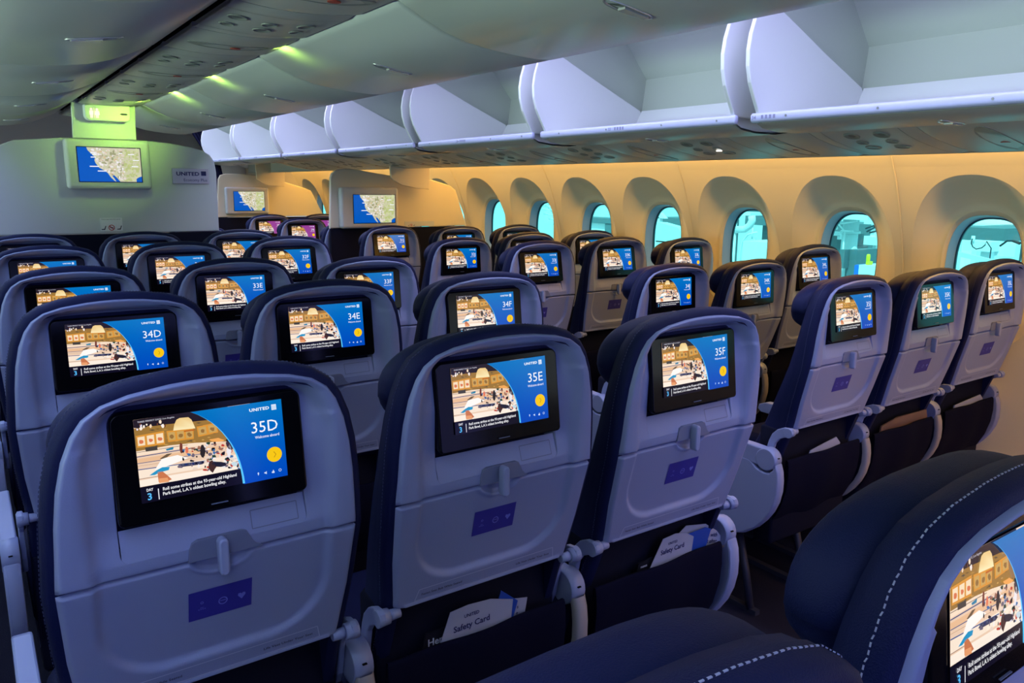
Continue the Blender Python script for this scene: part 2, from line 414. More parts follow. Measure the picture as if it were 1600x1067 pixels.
# --- the lit picture: flat coloured artwork on the display
def screen_art(purple=False):
    mb = MB(); L = .00012
    def uv(x, y):
        xl = 222+.065*(y-283); u = (x-xl)/882
        yt = 283-.1395*(x-222); yb = 790-.185*(x-255); return u, (y-yt)/(yb-yt)
    def P(pts, c, lay, px=True):
        q = [uv(*p) if px else p for p in pts]; q = [(min(1, max(0, a)), min(1, max(0, b))) for a, b in q]
        cc = [srgb(*c(*p)) for p in q] if callable(c) else srgb(*c)
        mb.poly([scr_pt(a, b, lay*L) for a, b in q], 0, False, [tuple(k) for k in cc] if callable(c) else cc)
    def blob(x, y, w, h, c, lay, n=8, jit=.25, rot=0):
        pts = []
        for k in range(n):
            a = 2*math.pi*k/n; r = 1+random.uniform(-jit, jit)
            pts.append((x+w*r*math.cos(a)*math.cos(rot)-h*r*math.sin(a)*math.sin(rot), y+w*r*math.cos(a)*math.sin(rot)+h*r*math.sin(a)*math.cos(rot)))
        P(pts, c, lay)
    rnd = random.Random(3)
    P([(0, 0), (1, 0), (1, 1), (0, 1)], (14, 14, 32), 0, False)
    P([(222, 283), (900, 190), (900, 580), (245, 692)], (238, 205, 178), 1)                    # wooden lanes
    for a, b, c in (((232, 470), (232, 500), (250, 225, 200)), ((236, 520), (238, 548), (236, 190, 150)), ((240, 590), (242, 640), (252, 232, 212)), ((242, 650), (244, 690), (255, 240, 225))):
        P([a, (860, a[1]-95), (860, b[1]-95), b], c, 2)
    for x0, yy, x1, y1, w, c in ((232, 505, 560, 455, 5, (60, 80, 130)), (236, 545, 620, 492, 4, (90, 100, 140)), (240, 582, 640, 535, 5, (55, 90, 150)), (232, 478, 520, 438, 3, (120, 100, 90)), (243, 640, 360, 622, 3, (150, 120, 110)), (236, 562, 560, 520, 2, (190, 150, 120))):
        P([(x0, yy), (x1, y1), (x1, y1+w), (x0, yy+w)], c, 3)
    P([(222, 283), (760, 205), (820, 400), (222, 330)], (38, 30, 42), 3)                       # dark ceiling
    P([(222, 335), (400, 312), (640, 290), (800, 320), (820, 420), (560, 428), (420, 440), (232, 472)], (158, 118, 58), 4)
    for k in range(40):
        x = rnd.uniform(232, 760); y = 400+rnd.uniform(-70, 55)-(x-232)*.09
        blob(x, y, rnd.uniform(6, 20), rnd.uniform(2, 5), rnd.choice([(120, 90, 50), (185, 140, 70), (95, 80, 60), (205, 160, 90)]), 5, 4)
    for k in range(14):
        x = rnd.uniform(235, 400); blob(x, 325-(x-235)*.12+rnd.uniform(-14, 18), rnd.uniform(4, 9), rnd.uniform(5, 14), rnd.choice([(255, 240, 225), (250, 220, 190), (110, 60, 40), (240, 235, 255)]), 6, 6)
    for (p, n) in (([(235, 378), (388, 350), (392, 432), (240, 450)], 3), ([(402, 352), (555, 338), (556, 402), (410, 420)], 3), ([(574, 328), (690, 306), (700, 366), (582, 392)], 2)):
        P(p, (222, 150, 58), 7)
        for k in range(n):
            f = lambda s, t: ((p[0][0]*(1-s)+p[1][0]*s)*(1-t)+(p[3][0]*(1-s)+p[2][0]*s)*t, (p[0][1]*(1-s)+p[1][1]*s)*(1-t)+(p[3][1]*(1-s)+p[2][1]*s)*t)
            a, b = (k+.12)/n, (k+.88)/n
            P([f(a, .14), f(b, .14), f(b, .86), f(a, .86)], (250, 225, 190) if n == 3 and p[0][0] < 300 else (205, 165, 95), 8)
            c = f((a+b)/2, .55); blob(c[0], c[1], 13, 12, (220, 120, 80) if p[0][0] < 300 else (150, 110, 60), 9, 8)
    P([(282, 450), (348, 441), (350, 466), (285, 474)], (70, 66, 64), 8)
    P([(440, 350), (447, 312), (460, 284), (478, 274), (528, 270), (545, 285), (558, 315), (566, 338)], lambda u, v: (255, 240, 190) if v > .16 else (240, 205, 140), 9)
    P([(500, 352), (560, 344), (562, 352), (500, 360)], (190, 100, 40), 9)
    # lanes machinery in teal, white ball returns
    P([(395, 462), (420, 455), (440, 450), (436, 466), (400, 472)], (40, 130, 170), 5)
    P([(360, 520), (400, 492), (430, 488), (400, 512), (372, 522)], (110, 90, 70), 5)
    P([(300, 620), (340, 590), (372, 572), (414, 570), (408, 590), (360, 602), (330, 618)], (40, 150, 200), 6)
    P([(330, 590), (372, 520), (460, 500), (520, 520), (420, 560)], (255, 250, 245), 4)
    P([(455, 572), (470, 556), (600, 540), (620, 548), (600, 560), (480, 574)], (60, 60, 90), 6)
    for k in range(9): blob(470+k*19, 563-k*2.2, 7, 6, rnd.choice([(30, 50, 110), (40, 110, 190), (20, 20, 40), (80, 90, 120)]), 7, 8)
    P([(345, 600), (372, 596), (400, 622), (424, 648), (400, 658), (350, 662)], (205, 120, 80), 6)
    P([(352, 640), (400, 636), (408, 662), (352, 668)], (235, 160, 110), 7)
    arcp = [(545, 240), (585, 256), (622, 277), (660, 302), (692, 330), (722, 362), (748, 396), (772, 432), (792, 470), (808, 508), (822, 550), (834, 600), (841, 640), (846, 686)]
    def inarc(x, y):
        for (a, b), (c, d) in zip(arcp, arcp[1:]):
            if b <= y <= d: return x < a+(c-a)*(y-b)/(d-b)-4
        return False
    pal = [(25, 25, 40), (30, 35, 55), (245, 240, 240), (225, 225, 235), (60, 110, 170), (190, 60, 50), (160, 110, 90), (20, 20, 30), (110, 100, 120), (235, 215, 200), (40, 70, 60)]
    for k in range(230):
        x = rnd.uniform(470, 835); y = rnd.uniform(385, 600)
        if y < 470-(x-470)*.22 or y > 600-(x-600)*.05 or not inarc(x, y): continue
        if x < 600 and y > 480 and rnd.random() < .75: continue
        blob(x, y, rnd.uniform(4, 15), rnd.uniform(4, 12), rnd.choice(pal), 10+(k % 5)*.6, 7, .35)
    for x, y, w, h, c in ((605, 480, 16, 42, (45, 40, 45)), (655, 575, 24, 34, (70, 45, 45)), (480, 455, 9, 32, (120, 60, 50)), (760, 480, 15, 36, (240, 235, 240)), (690, 412, 42, 12, (245, 170, 90)), (770, 440, 26, 30, (60, 45, 60)), (512, 470, 9, 20, (230, 120, 90)), (700, 560, 50, 16, (35, 35, 55)), (790, 560, 22, 14, (200, 220, 230))):
        blob(x, y, w, h, c, 13.5, 9, .2)
    P([(245, 692), (835, 588), (860, 700), (255, 795)], (16, 14, 34), 15)                     # caption strip
    P([(343, 700), (348, 699), (352, 765), (347, 766)], (230, 230, 240), 16)
    # blue panel with arc edge
    if purple: blue = lambda u, v: (150, 60+10*v, 150)
    else: blue = lambda u, v: (0, 118-46*v, 196-6*v)
    R_ = [(1110, 160), (1140, 629)]
    for (a, b) in zip(arcp, arcp[1:]):
        ya = a[1]; yb = b[1]
        ua, va = uv(*a); ub, vb = uv(*b)
        mb.poly([scr_pt(ua, va, 17*L), scr_pt(1, va, 17*L), scr_pt(1, vb, 17*L), scr_pt(ub, vb, 17*L)], 0, False, [srgb(*blue(0, va)), srgb(*blue(1, va)), srgb(*blue(1, vb)), srgb(*blue(0, vb))])
    u0, v0 = uv(*arcp[0]); 
    if v0 > 0: mb.poly([scr_pt(u0-.01, 0, 17*L), scr_pt(1, 0, 17*L), scr_pt(1, v0, 17*L), scr_pt(u0, v0, 17*L)], 0, False, srgb(*blue(0, 0)))
    u1, v1 = uv(*arcp[-1])
    if v1 < 1: mb.poly([scr_pt(u1, v1, 17*L), scr_pt(1, v1, 17*L), scr_pt(1, 1, 17*L), scr_pt(u1, 1, 17*L)], 0, False, srgb(*blue(0, 1)))
    for i, (a, b) in enumerate(zip(arcp, arcp[1:])):
        w0, w1 = 1+i*1.0, 1+(i+1)*1.0
        P([(a[0]-w0/2, a[1]), (a[0]+w0/2, a[1]), (b[0]+w1/2, b[1]), (b[0]-w1/2, b[1])], (90, 200, 255) if not purple else (210, 130, 210), 18)
    K = 882; ang = -.14
    def T(s, x, y, hpx, c, lay=19, align='LEFT', width=None, **kw):   # text baseline at artwork point
        def fn(a, b):
            u, v = uv(x, y); return scr_pt(u+a/.1916, v-b/.1098, lay*L)
        put_text(mb, s, hpx, fn, align, 0, srgb(*c), width=(width*.1916/K if width else None), **kw)
    T('THREE PERFECT DAYS | Los Angeles', 244, 299, .0030, (225, 225, 240), width=205)
    T('DAY', 281, 716, .0052, (240, 240, 250), width=38, bold=.02)
    T('3', 285, 768, .0125, (90, 190, 255), bold=.02)
    T('Roll some strikes at the 93-year-old Highland', 370, 712, .0060, (240, 240, 245), width=437, bold=.02)
    T("Park Bowl, L.A.'s oldest bowling alley.", 370, 742, .0060, (240, 240, 245), width=370, bold=.02)
    T('UNITED', 891, 241, .0058, (235, 245, 255), width=128, bold=.035, space=1.1)
    P([(1030, 196), (1061, 192), (1064, 225), (1033, 230)], (225, 235, 250), 19)
    for k in range(3): P([(1034+k*9, 200), (1037+k*9, 199), (1040+k*9, 224), (1037+k*9, 225)], (150, 190, 235), 20)
    T('Welcome aboard', 1078, 383, .0056, (235, 240, 255), align='RIGHT', width=156, bold=.012)
    cu, cv = uv(1043, 503)
    disc = [(cu+.0107/.1916*math.cos(rad(a)), cv+.0107/.1098*math.sin(rad(a))) for a in range(0, 360, 12)]
    P(disc, (248, 200, 20), 19, False)
    for sgn in (-1, 1): P([(cu-.006, cv+sgn*.035), (cu-.001, cv+sgn*.040), (cu+.014, cv), (cu+.008, cv)], (190, 140, 20), 20, False)
    for i, (x, y) in enumerate(((937, 624), (985, 617), (1032, 609), (1077, 600))):
        if i == 0: P([(x-3, y-9), (x+3, y-10), (x+5, y-3), (x+1, y+9), (x-1, y+9), (x-5, y-3)], (200, 220, 250), 19)
        if i == 1: P([(x-10, y-3), (x-3, y-4), (x+5, y-10), (x+6, y+9), (x-3, y+5), (x-10, y+4)], (200, 220, 250), 19)
        if i == 2: P([(x-9, y+2), (x-3, y+1), (x, y-10), (x+4, y-9), (x+4, y-1), (x+9, y-2), (x+8, y+9), (x-8, y+10)], (215, 230, 255), 19)
        if i == 3:
            u_, v_ = uv(x, y)
            for k in range(12):
                a, b = rad(k*30), rad(k*30+30)
                P([(u_+.0021/.1916*math.cos(a), v_+.0021/.1098*math.sin(a)), (u_+.0021/.1916*math.cos(b), v_+.0021/.1098*math.sin(b)), (u_+.0014/.1916*math.cos(b), v_+.0014/.1098*math.sin(b)), (u_+.0014/.1916*math.cos(a), v_+.0014/.1098*math.sin(a))], (200, 220, 250), 19, False)
    return mb
display = part(screen_art(), 'display', SCREEN, monitor)
pm = screen_art(True); pm.v = [(x-PIV.x, y-PIV.y, z-PIV.z) for x, y, z in pm.v]; _po = pm.build('display_purple', SCREEN); PURPLE = _po.data; bpy.data.objects.remove(_po)
def number_mesh(txt):
    mb = MB()
    ux, vx = (1072-230)/882, .445
    put_text(mb, txt, .0224, lambda a, b: scr_pt(.957+a/.1916, .385-b/.1098, .0028), 'RIGHT', 0, srgb(245, 248, 255))
    mb.v = [(x-PIV.x, y-PIV.y, z-PIV.z) for x, y, z in mb.v]
    o = mb.build('seat_number', SCREEN); me = o.data; bpy.data.objects.remove(o); return me
# --- navy backrest, headrest, cushion
def back_mesh():
    mb = MB(); o = arch(.40, 14)
    def ring(off, dy, thick=0):
        q = offs(o, off); res = []
        for (x, z), (ox, oz) in zip(q, o):
            th = interp([(.40, .13), (.70, .105), (.82, .085), (.93, .068), (1.03, .052), (1.18, .045)], oz)
            res.append((x, y0(oz)+dy+thick*th, z))
        return res
    rings = [ring(-.012, .010), ring(-.001, .009), ring(.006, .010), ring(.0115, .016), ring(.0135, .026), ring(.0125, .034, .1), ring(.010, .030, .3), ring(.008, .018, .8), ring(.0, .006, 1.0), ring(-.012, 0, 1.08)]
    mb.grid(rings, 0, True, True)
    last = rings[-1]; n = len(last)
    for fct, dy in ((.85, .006), (.6, .004), (.3, 0), (.02, 0)):
        pass
    mb.face([len(mb.v)-n+j for j in range(n)], 0, False)
    f2 = [(x, y0(oz)+.042, z) for (x, z), (ox, oz) in zip(offs(o, -.014), o)]
    mb.grid([f2, rings[0]], 0, True, True); mb.poly(f2[::-1])
    return mb
back = part(back_mesh(), 'backrest', NAVY)
def stitch_mesh():
    mb = MB(); o = [p for p in arch(.60, 40)]; q = offs(o, .0142)
    # resample evenly
    L = [0]
    for a, b in zip(q, q[1:]): L.append(L[-1]+math.hypot(b[0]-a[0], b[1]-a[1]))
    t = 0.0
    def at(t):
        for i in range(len(q)-1):
            if t <= L[i+1]:
                k = (t-L[i])/max(1e-9, L[i+1]-L[i]); return (q[i][0]+(q[i+1][0]-q[i][0])*k, q[i][1]+(q[i+1][1]-q[i][1])*k, o[i][1])
        return (*q[-1], o[-1][1])
    while t+.005 < L[-1]:
        a = at(t); b = at(t+.0038)
        ya = y0(a[2])+.0295; yb = y0(b[2])+.0295
        n = Vector((b[0]-a[0], b[1]-a[1])).normalized(); nx, nz = n.y*.0004, -n.x*.0004
        mb.poly([(a[0]+nx, ya-.0006, a[1]+nz), (b[0]+nx, yb-.0006, b[1]+nz), (b[0]+nx, yb+.0006, b[1]+nz), (a[0]+nx, ya+.0006, a[1]+nz)])
        mb.poly([(a[0]-nx, ya-.0006, a[1]-nz), (b[0]-nx, yb-.0006, b[1]-nz), (b[0]+nx, yb-.0006, b[1]+nz), (a[0]+nx, ya-.0006, a[1]+nz)])
        t += .0062
    return mb
part(stitch_mesh(), 'stitching', STITCH, back)
def head_mesh():
    mb = MB()
    def sec(k):     # superellipse outline of the head cushion
        pts = []
        for i in range(48):
            a = 2*math.pi*i/48; c, s = math.cos(a), math.sin(a)
            x = .191*math.copysign(abs(c)**.62, c)*k; z = 1.092+.080*math.copysign(abs(s)**.72, s)*(1-(1-k)*1.6) - .020*abs(x/.2)**2.5*(1 if s > 0 else 0)
            pts.append((x, z))
        return pts
    rings = []
    for k, y in ((.90, .024), (.97, .030), (1.0, .044), (1.0, .062), (.99, .074), (.965, .085), (.91, .092), (.80, .096)):
        rings.append([(x, y-.012*(abs(x)/.2)**3*(-1), z) for x, z in sec(k)])
    mb.loft(rings, 0, True)
    return mb
part(head_mesh(), 'headrest', NAVY)
mb = MB()
mb.loft([[(x*k, .15+yy, zz) for x, yy, zz in [(-.20, 0, -.0), (-.20, .46, 0), (.20, .46, 0), (.20, 0, 0)]] for k, zz in ()] or [[(-.1, 0, 0), (.1, 0, 0), (0, .1, 0)], [(-.1, 0, .1), (.1, 0, .1), (0, .1, .1)]], 0) if False else None
mb.box((-.205, .17, .36), (.205, .66, .47), 0, .035)
part(mb, 'seat_cushion', NAVY, up=False)
mb = MB(); mb.box((-.20, .20, .30), (.20, .62, .358), 0, .01)
part(mb, 'seat_pan', SHELLD, up=False)
# --- literature pocket (fixed to the back)
mb = MB(); rows = []
for z, dy in ((.280, .170), (.33, .130), (.38, .098), (.44, .070), (.50, .054), (.55, .050), (.585, .052), (.598, .054), (.603, .057), (.603, .063), (.57, .066)):
    rows.append([(x, .0+dy+.010*(abs(x)/.21)**4-.004*math.cos(x*30), z) for x in [-.196+.392*i/24 for i in range(25)]])
mb.grid(rows, 0)
mb.grid([[(x, y+.006, z) for x, y, z in r] for r in rows[:8]], 0)
part(mb, 'literature_pocket', POCKET, up=False)
mb = MB(); mb.box((-.20, .098, .30), (.20, .17, .70), 0, .01)
part(mb, 'lower_back_panel', NAVYP, up=False)
# --- tray arms
for s in (-1, 1):
    mb = MB()
    mb.tube([(s*.176, .052, .7005), (s*.190, .052, .7005), (s*.196, .052, .7005)], [.0085, .0095, .010], 0, 14)
    mb.tube([(s*.197, .052, .7005), (s*.219, .052, .7005), (s*.2195, .052, .7005)], [.0135, .0155, .0145], 0, 18)
    armp = [(.037, .703), (.040, .713), (.052, .7165), (.070, .714), (.092, .703), (.110, .684), (.120, .660), (.127, .630), (.135, .590), (.150, .545), (.132, .545), (.112, .585), (.103, .625), (.096, .655), (.084, .672), (.066, .682), (.047, .688), (.039, .694)]
    mb.prism(armp, 'x', min(s*.206, s*.2175), max(s*.206, s*.2175), 0, bev=.0025)
    part(mb, 'tray_arm', SHELL2, up=False)
# --- legs
for s in (-1, 1):
    mb = MB(); mb.tube([(s*.15, .27, .31), (s*.15, .22, .14), (s*.15, .19, .01)], .014, 0, 8); mb.tube([(s*.15, .52, .31), (s*.15, .55, .14), (s*.15, .56, .01)], .014, 0, 8)
    mb.box((s*.15-.012, .16, .0), (s*.15+.012, .60, .018)); part(mb, 'leg', LEGM, up=False)
# --- arm rest (hub, bar, rear strip) at the left of each seat; the last seat of a block also has a right one
def armrest(parent, x, panel=0):
    mb = MB()
    mb.tube([(x-.018, .10, .607), (x-.017, .10, .607), (x+.017, .10, .607), (x+.018, .10, .607)], [.033, .036, .036, .033], 0, 22)
    bar = [(.09, .640), (.16, .642), (.30, .640), (.47, .630), (.50, .618), (.505, .600), (.49, .588), (.30, .588), (.12, .580), (.09, .575)]
    mb.prism(bar, 'x', x-.0165, x+.0165, 0, bev=.004)
    a = mb.build('armrest', SHELL2, parent)
    mb = MB(); yz = [(.060, .598), (.052, .575), (.048, .545), (.048, .51), (.056, .47), (.070, .435), (.092, .40), (.122, .365), (.16, .335)]
    rows = []
    for i, (y, z) in enumerate(yz):
        j = max(0, i-1); k = min(len(yz)-1, i+1); d = Vector((yz[k][0]-yz[j][0], yz[k][1]-yz[j][1])).normalized(); nn = Vector((-d.y, d.x))
        if nn.x > 0: nn = -nn
        h = .016; rows.append([(x-h, y+.016, z), (x-h, y+.004, z), (x-h*.6, y-.001, z), (x+h*.6, y-.001, z), (x+h, y+.004, z), (x+h, y+.016, z)])
    mb.grid(rows, 0)
    mb.build('armrest_strip', BAND if not panel else SHELL2, parent)
    if panel:
        mb = MB(); xx = x
        pp = [(.062, .600), (.052, .575), (.048, .545), (.048, .51), (.056, .47), (.070, .435), (.092, .40), (.122, .365), (.17, .33), (.24, .305), (.34, .30), (.44, .32), (.50, .38), (.52, .46), (.51, .54), (.49, .588), (.30, .592), (.16, .592), (.146, .582), (.132, .571), (.116, .566), (.10, .565), (.085, .567), (.074, .578)]
        mb.prism(pp, 'x', xx-.017, xx+.017, 0, bev=.005)
        mb.build('side_panel', SHELL2, parent)
    mb = MB(); mb.box((x-.004, .0615, .617), (x+.004, .0655, .619)); mb.build('armrest_slot', BLACK, a)
armrest(seat, -.2375)

XC = {'D': .249, 'E': .723, 'F': 1.198, 'J': 2.228, 'K': 2.712, 'L': 3.1945}
OFF = {'35D': (.001, -.003), '35E': (.006, .002), '35F': (-.002, -.002), '34D': (-.005, .005), '34E': (-.007, .005), '34F': (-.006, -.001), '33D': (-.041, .008), '33E': (-.004, -.003), '33F': (-.016, -.012), '32F': (.039, -.003), '31J': (.038, -.001), '32J': (-.031, -.005), '33J': (.029, .002), '34J': (-.031, -.011), '35J': (.006, .001), '33K': (.030, .007), '34K': (-.039, -.013), '34L': (.011, .009), '35L': (.006, .008), '36D': (-.0325, 0)}
LAB = {
 '30J': 'dark navy seat seen edge-on just left of the nearer window block bulkhead',
 '29J': 'seatback with magenta screen nearer the window block bulkhead, larger of the two',
 '28J': 'seatback with magenta screen farther ahead, smaller of the two',
 '28K': 'seat with warm lit top rim peeping out above the magenta screens',
 '30F': 'small navy seat corner just right of the left bulkhead edge',
 '35D': 'large grey and navy seatback nearest the left edge, its screen reading 35D',
 '35E': 'grey and navy seatback reading 35E, safety card in the pocket below its tray',
 '35F': 'grey and navy aisle seatback reading 35F, middle block, cards fanned in its pocket',
 '34D': 'seatback reading 34D, directly in front of the one reading 35D',
 '34E': 'seatback reading 34E, between those reading 34D and 34F',
 '34F': 'seatback reading 34F with brown reflection on its screen frame',
 '33D': 'seatback reading 33D, its screen half hidden behind the seat reading 34D',
 '33E': 'seatback reading 33E, in front of the seat reading 34E',
 '33F': 'seatback reading 33F, in front of the seat reading 34F',
 '32D': 'seatback at the left edge showing only the top of its screen, before seat 33D',
 '32E': 'seatback two ahead of the 34E seat, its dark screen frame tinted blue',
 '32F': 'seatback reading 32F, in front of the seat reading 33F',
 '31D': 'foremost seatback at the left edge, before the monitor bulkhead, barely any screen showing',
 '31E': 'foremost centre seatback, just under the no smoking placard of the left bulkhead',
 '31F': 'foremost right seatback of the middle block, beside the left bulkhead edge',
 '36D': 'reclined navy seat top cut off by the bottom edge of the picture',
 '36E': 'big navy seat with white stitching in the bottom right corner, screen reading 36E',
 '31J': 'seatback reading 31J right before the second bulkhead, below its map screen',
 '32J': 'seatback reading 32J, behind the one reading 31J',
 '33J': 'seatback reading 33J on the aisle, window side block',
 '34J': 'seatback reading 34J on the aisle, between 33J and 35J',
 '35J': 'seatback reading 35J, nearest aisle seat of the window block',
 '31K': 'foremost middle seatback of the window block, right of the seat reading 31J',
 '32K': 'middle seatback mostly hidden behind the seat reading 33J, window block',
 '33K': 'seatback reading 33K, lower grey shell and blue sticker visible beside it',
 '34K': 'seatback reading 34K with teal glare on its screen frame',
 '35K': 'seatback in the nearest window block row, screen washed over by turquoise glare',
 '31L': 'foremost window seatback, warm brown top rim, farthest along the lit sidewall',
 '32L': 'window seatback with dark teal screen frame, between the 31L and 33L ones',
 '33L': 'window seatback ahead of the one reading 34L, its screen frame teal',
 '34L': 'window seatback reading 34L under the second nearest window',
 '35L': 'nearest window seatback, reading 35L, at the right edge of the picture',
}
first = True; seats = {}
def set_seat(name, x, y, zs, theta, code, purple=False):
    global first
    r = copy_tree(seat)
    r.location = (x, y, 0); r.scale = (1, 1, zs)
    r['label'] = LAB[name]; r['category'] = 'seat'; r['group'] = 'airline seats of the cabin'
    for ch in r.children:
        if 'up' in ch: ch.rotation_euler = (theta, 0, 0); del ch['up']
        if ch.name.startswith('monitor'):
            nm = bpy.data.objects.new('seat_number', number_mesh(code)); COL.objects.link(nm); nm.parent = ch
            if purple:
                for g in ch.children:
                    if g.name.startswith('display'): g.data = PURPLE
    if name in ('36E', '36D'):
        for ch in r.children:
            for g in ch.children:
                if g.name.startswith('stitching'):
                    g.data = g.data.copy(); g.data.materials[0] = STITCHW
    c = name[2]
    if c in 'DJ':
        for ch in list(r.children):
            if ch.name.startswith('armrest_strip') or ch.name.startswith('armrest'):
                for g in list(ch.children): bpy.data.objects.remove(g)
                bpy.data.objects.remove(ch)
        armrest(r, -.2375, 1)
    if c in 'FL': armrest(r, .2375, 1)
    seats[name] = r
names = [str(n)+c for c in 'DEF' for n in (36, 35, 34, 33, 32, 31)]+[str(n)+c for c in 'JKL' for n in (35, 34, 33, 32, 31)]
names.remove('36F')
for n in names:
    row = int(n[:2]); c = n[2]; right = c in 'JKL'
    dy, dz = OFF.get(n, (0, 0)); y = (35-row)*PITCHY+(.2767 if right else 0); dz += -.021 if right else 0
    set_seat(n, XC[c], y, (1.0705+dz)/1.0705, -dy/.62, n)
for n, y in (('30J', 4.27), ('29J', 5.03), ('28J', 5.86), ('28K', 5.86), ('30F', 4.06)):
    set_seat(n, XC[n[2]]+(.06 if n == '30J' else .0), y, .98, 0, n, True)
def kill(o):
    for g in list(o.children): kill(g)
    bpy.data.objects.remove(o)
kill(seat)

# ================================================================== pocket contents
def card(name, pts, y, th, mats, label, cat, texts=(), group=None, lean=.18):
    """flat card: outline in (x,z) at distance y, leaning with the pocket"""
    fc = (y+.042+1.055)/(y+1.055); y += .042     # same card, standing a little deeper in the pocket
    pts = [(x*fc, 1.42-(1.42-z)*fc) for x, z in pts]; texts = [(t_[0], t_[1]*fc, 1.42-(1.42-t_[2])*fc, t_[3]*fc, t_[4], t_[5]) for t_ in texts]
    zb = min(p[1] for p in pts); mb = MB()
    Y = lambda z: y-(z-zb)*lean*0
    mb.loft([[(x, Y(z)+th, z) for x, z in pts], [(x, Y(z), z) for x, z in pts]], 0, False)
    for (s, x, z, size, ang, mi) in texts:
        ca, sa = math.cos(rad(ang)), math.sin(rad(ang))
        put_text(mb, s, size, lambda a, b: (x+a*ca-b*sa, Y(0)-.0006, z+a*sa+b*ca), mi=mi, bold=.02)
    o = mb.build(name, mats); tag(o, label, cat, group); return o
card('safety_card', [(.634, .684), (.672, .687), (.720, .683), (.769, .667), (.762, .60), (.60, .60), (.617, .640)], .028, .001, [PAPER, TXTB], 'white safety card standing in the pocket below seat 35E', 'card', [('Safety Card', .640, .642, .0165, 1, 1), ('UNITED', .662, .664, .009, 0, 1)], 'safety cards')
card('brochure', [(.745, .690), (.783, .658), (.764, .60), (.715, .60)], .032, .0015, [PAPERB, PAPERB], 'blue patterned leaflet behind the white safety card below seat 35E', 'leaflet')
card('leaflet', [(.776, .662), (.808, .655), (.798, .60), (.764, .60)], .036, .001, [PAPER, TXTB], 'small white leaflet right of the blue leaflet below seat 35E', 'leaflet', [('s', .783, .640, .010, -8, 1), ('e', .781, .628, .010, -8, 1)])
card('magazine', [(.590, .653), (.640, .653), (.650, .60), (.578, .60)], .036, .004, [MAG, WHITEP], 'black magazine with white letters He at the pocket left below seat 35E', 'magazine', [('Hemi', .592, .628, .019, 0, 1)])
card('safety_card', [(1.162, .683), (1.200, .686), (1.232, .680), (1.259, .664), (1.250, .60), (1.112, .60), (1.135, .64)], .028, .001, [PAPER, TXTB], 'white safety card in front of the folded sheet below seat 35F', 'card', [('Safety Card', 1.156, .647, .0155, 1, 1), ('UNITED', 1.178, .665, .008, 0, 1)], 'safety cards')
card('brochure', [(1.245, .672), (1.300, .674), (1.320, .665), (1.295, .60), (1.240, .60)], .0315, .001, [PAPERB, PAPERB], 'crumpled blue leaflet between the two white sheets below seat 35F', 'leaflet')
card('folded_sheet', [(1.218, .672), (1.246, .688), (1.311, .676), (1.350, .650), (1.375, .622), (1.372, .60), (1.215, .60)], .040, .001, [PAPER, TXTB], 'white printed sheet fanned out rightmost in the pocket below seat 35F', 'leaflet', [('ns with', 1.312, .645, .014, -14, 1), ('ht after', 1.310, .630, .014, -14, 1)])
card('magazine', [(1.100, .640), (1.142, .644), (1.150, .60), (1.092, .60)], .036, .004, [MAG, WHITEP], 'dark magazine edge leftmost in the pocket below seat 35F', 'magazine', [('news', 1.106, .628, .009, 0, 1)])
card('safety_card', [(2.09, .600), (2.10, .622), (2.235, .642), (2.258, .620), (2.25, .56), (2.08, .56)], .305, .003, [PAPER, TXTB], 'crumpled pale sheets in the pocket below seat 35J', 'card', [], 'safety cards')
card('magazine', [(2.50, .632), (2.60, .648), (2.792, .646), (2.81, .60), (2.80, .56), (2.49, .56)], .305, .005, [MAGB, WHITEP], 'brown covered magazine in the middle pocket of the window block', 'magazine')
card('magazine', [(3.0, .628), (3.20, .642), (3.25, .60), (3.24, .56), (2.99, .56)], .305, .004, [PAPER, WHITEP], 'pale magazine in the pocket below seat 35L', 'magazine')
card('safety_card', [(2.62, .628), (2.74, .630), (2.75, .56), (2.61, .56)], 1.093, .002, [PAPER, TXTB], 'pale card in the pocket below the seat reading 34K', 'card', [], 'safety cards')
card('safety_card', [(2.62, .628), (2.74, .630), (2.75, .56), (2.61, .56)], 1.880, .002, [PAPER, TXTB], 'white card in the pocket below the seat reading 33K', 'card', [], 'safety cards')

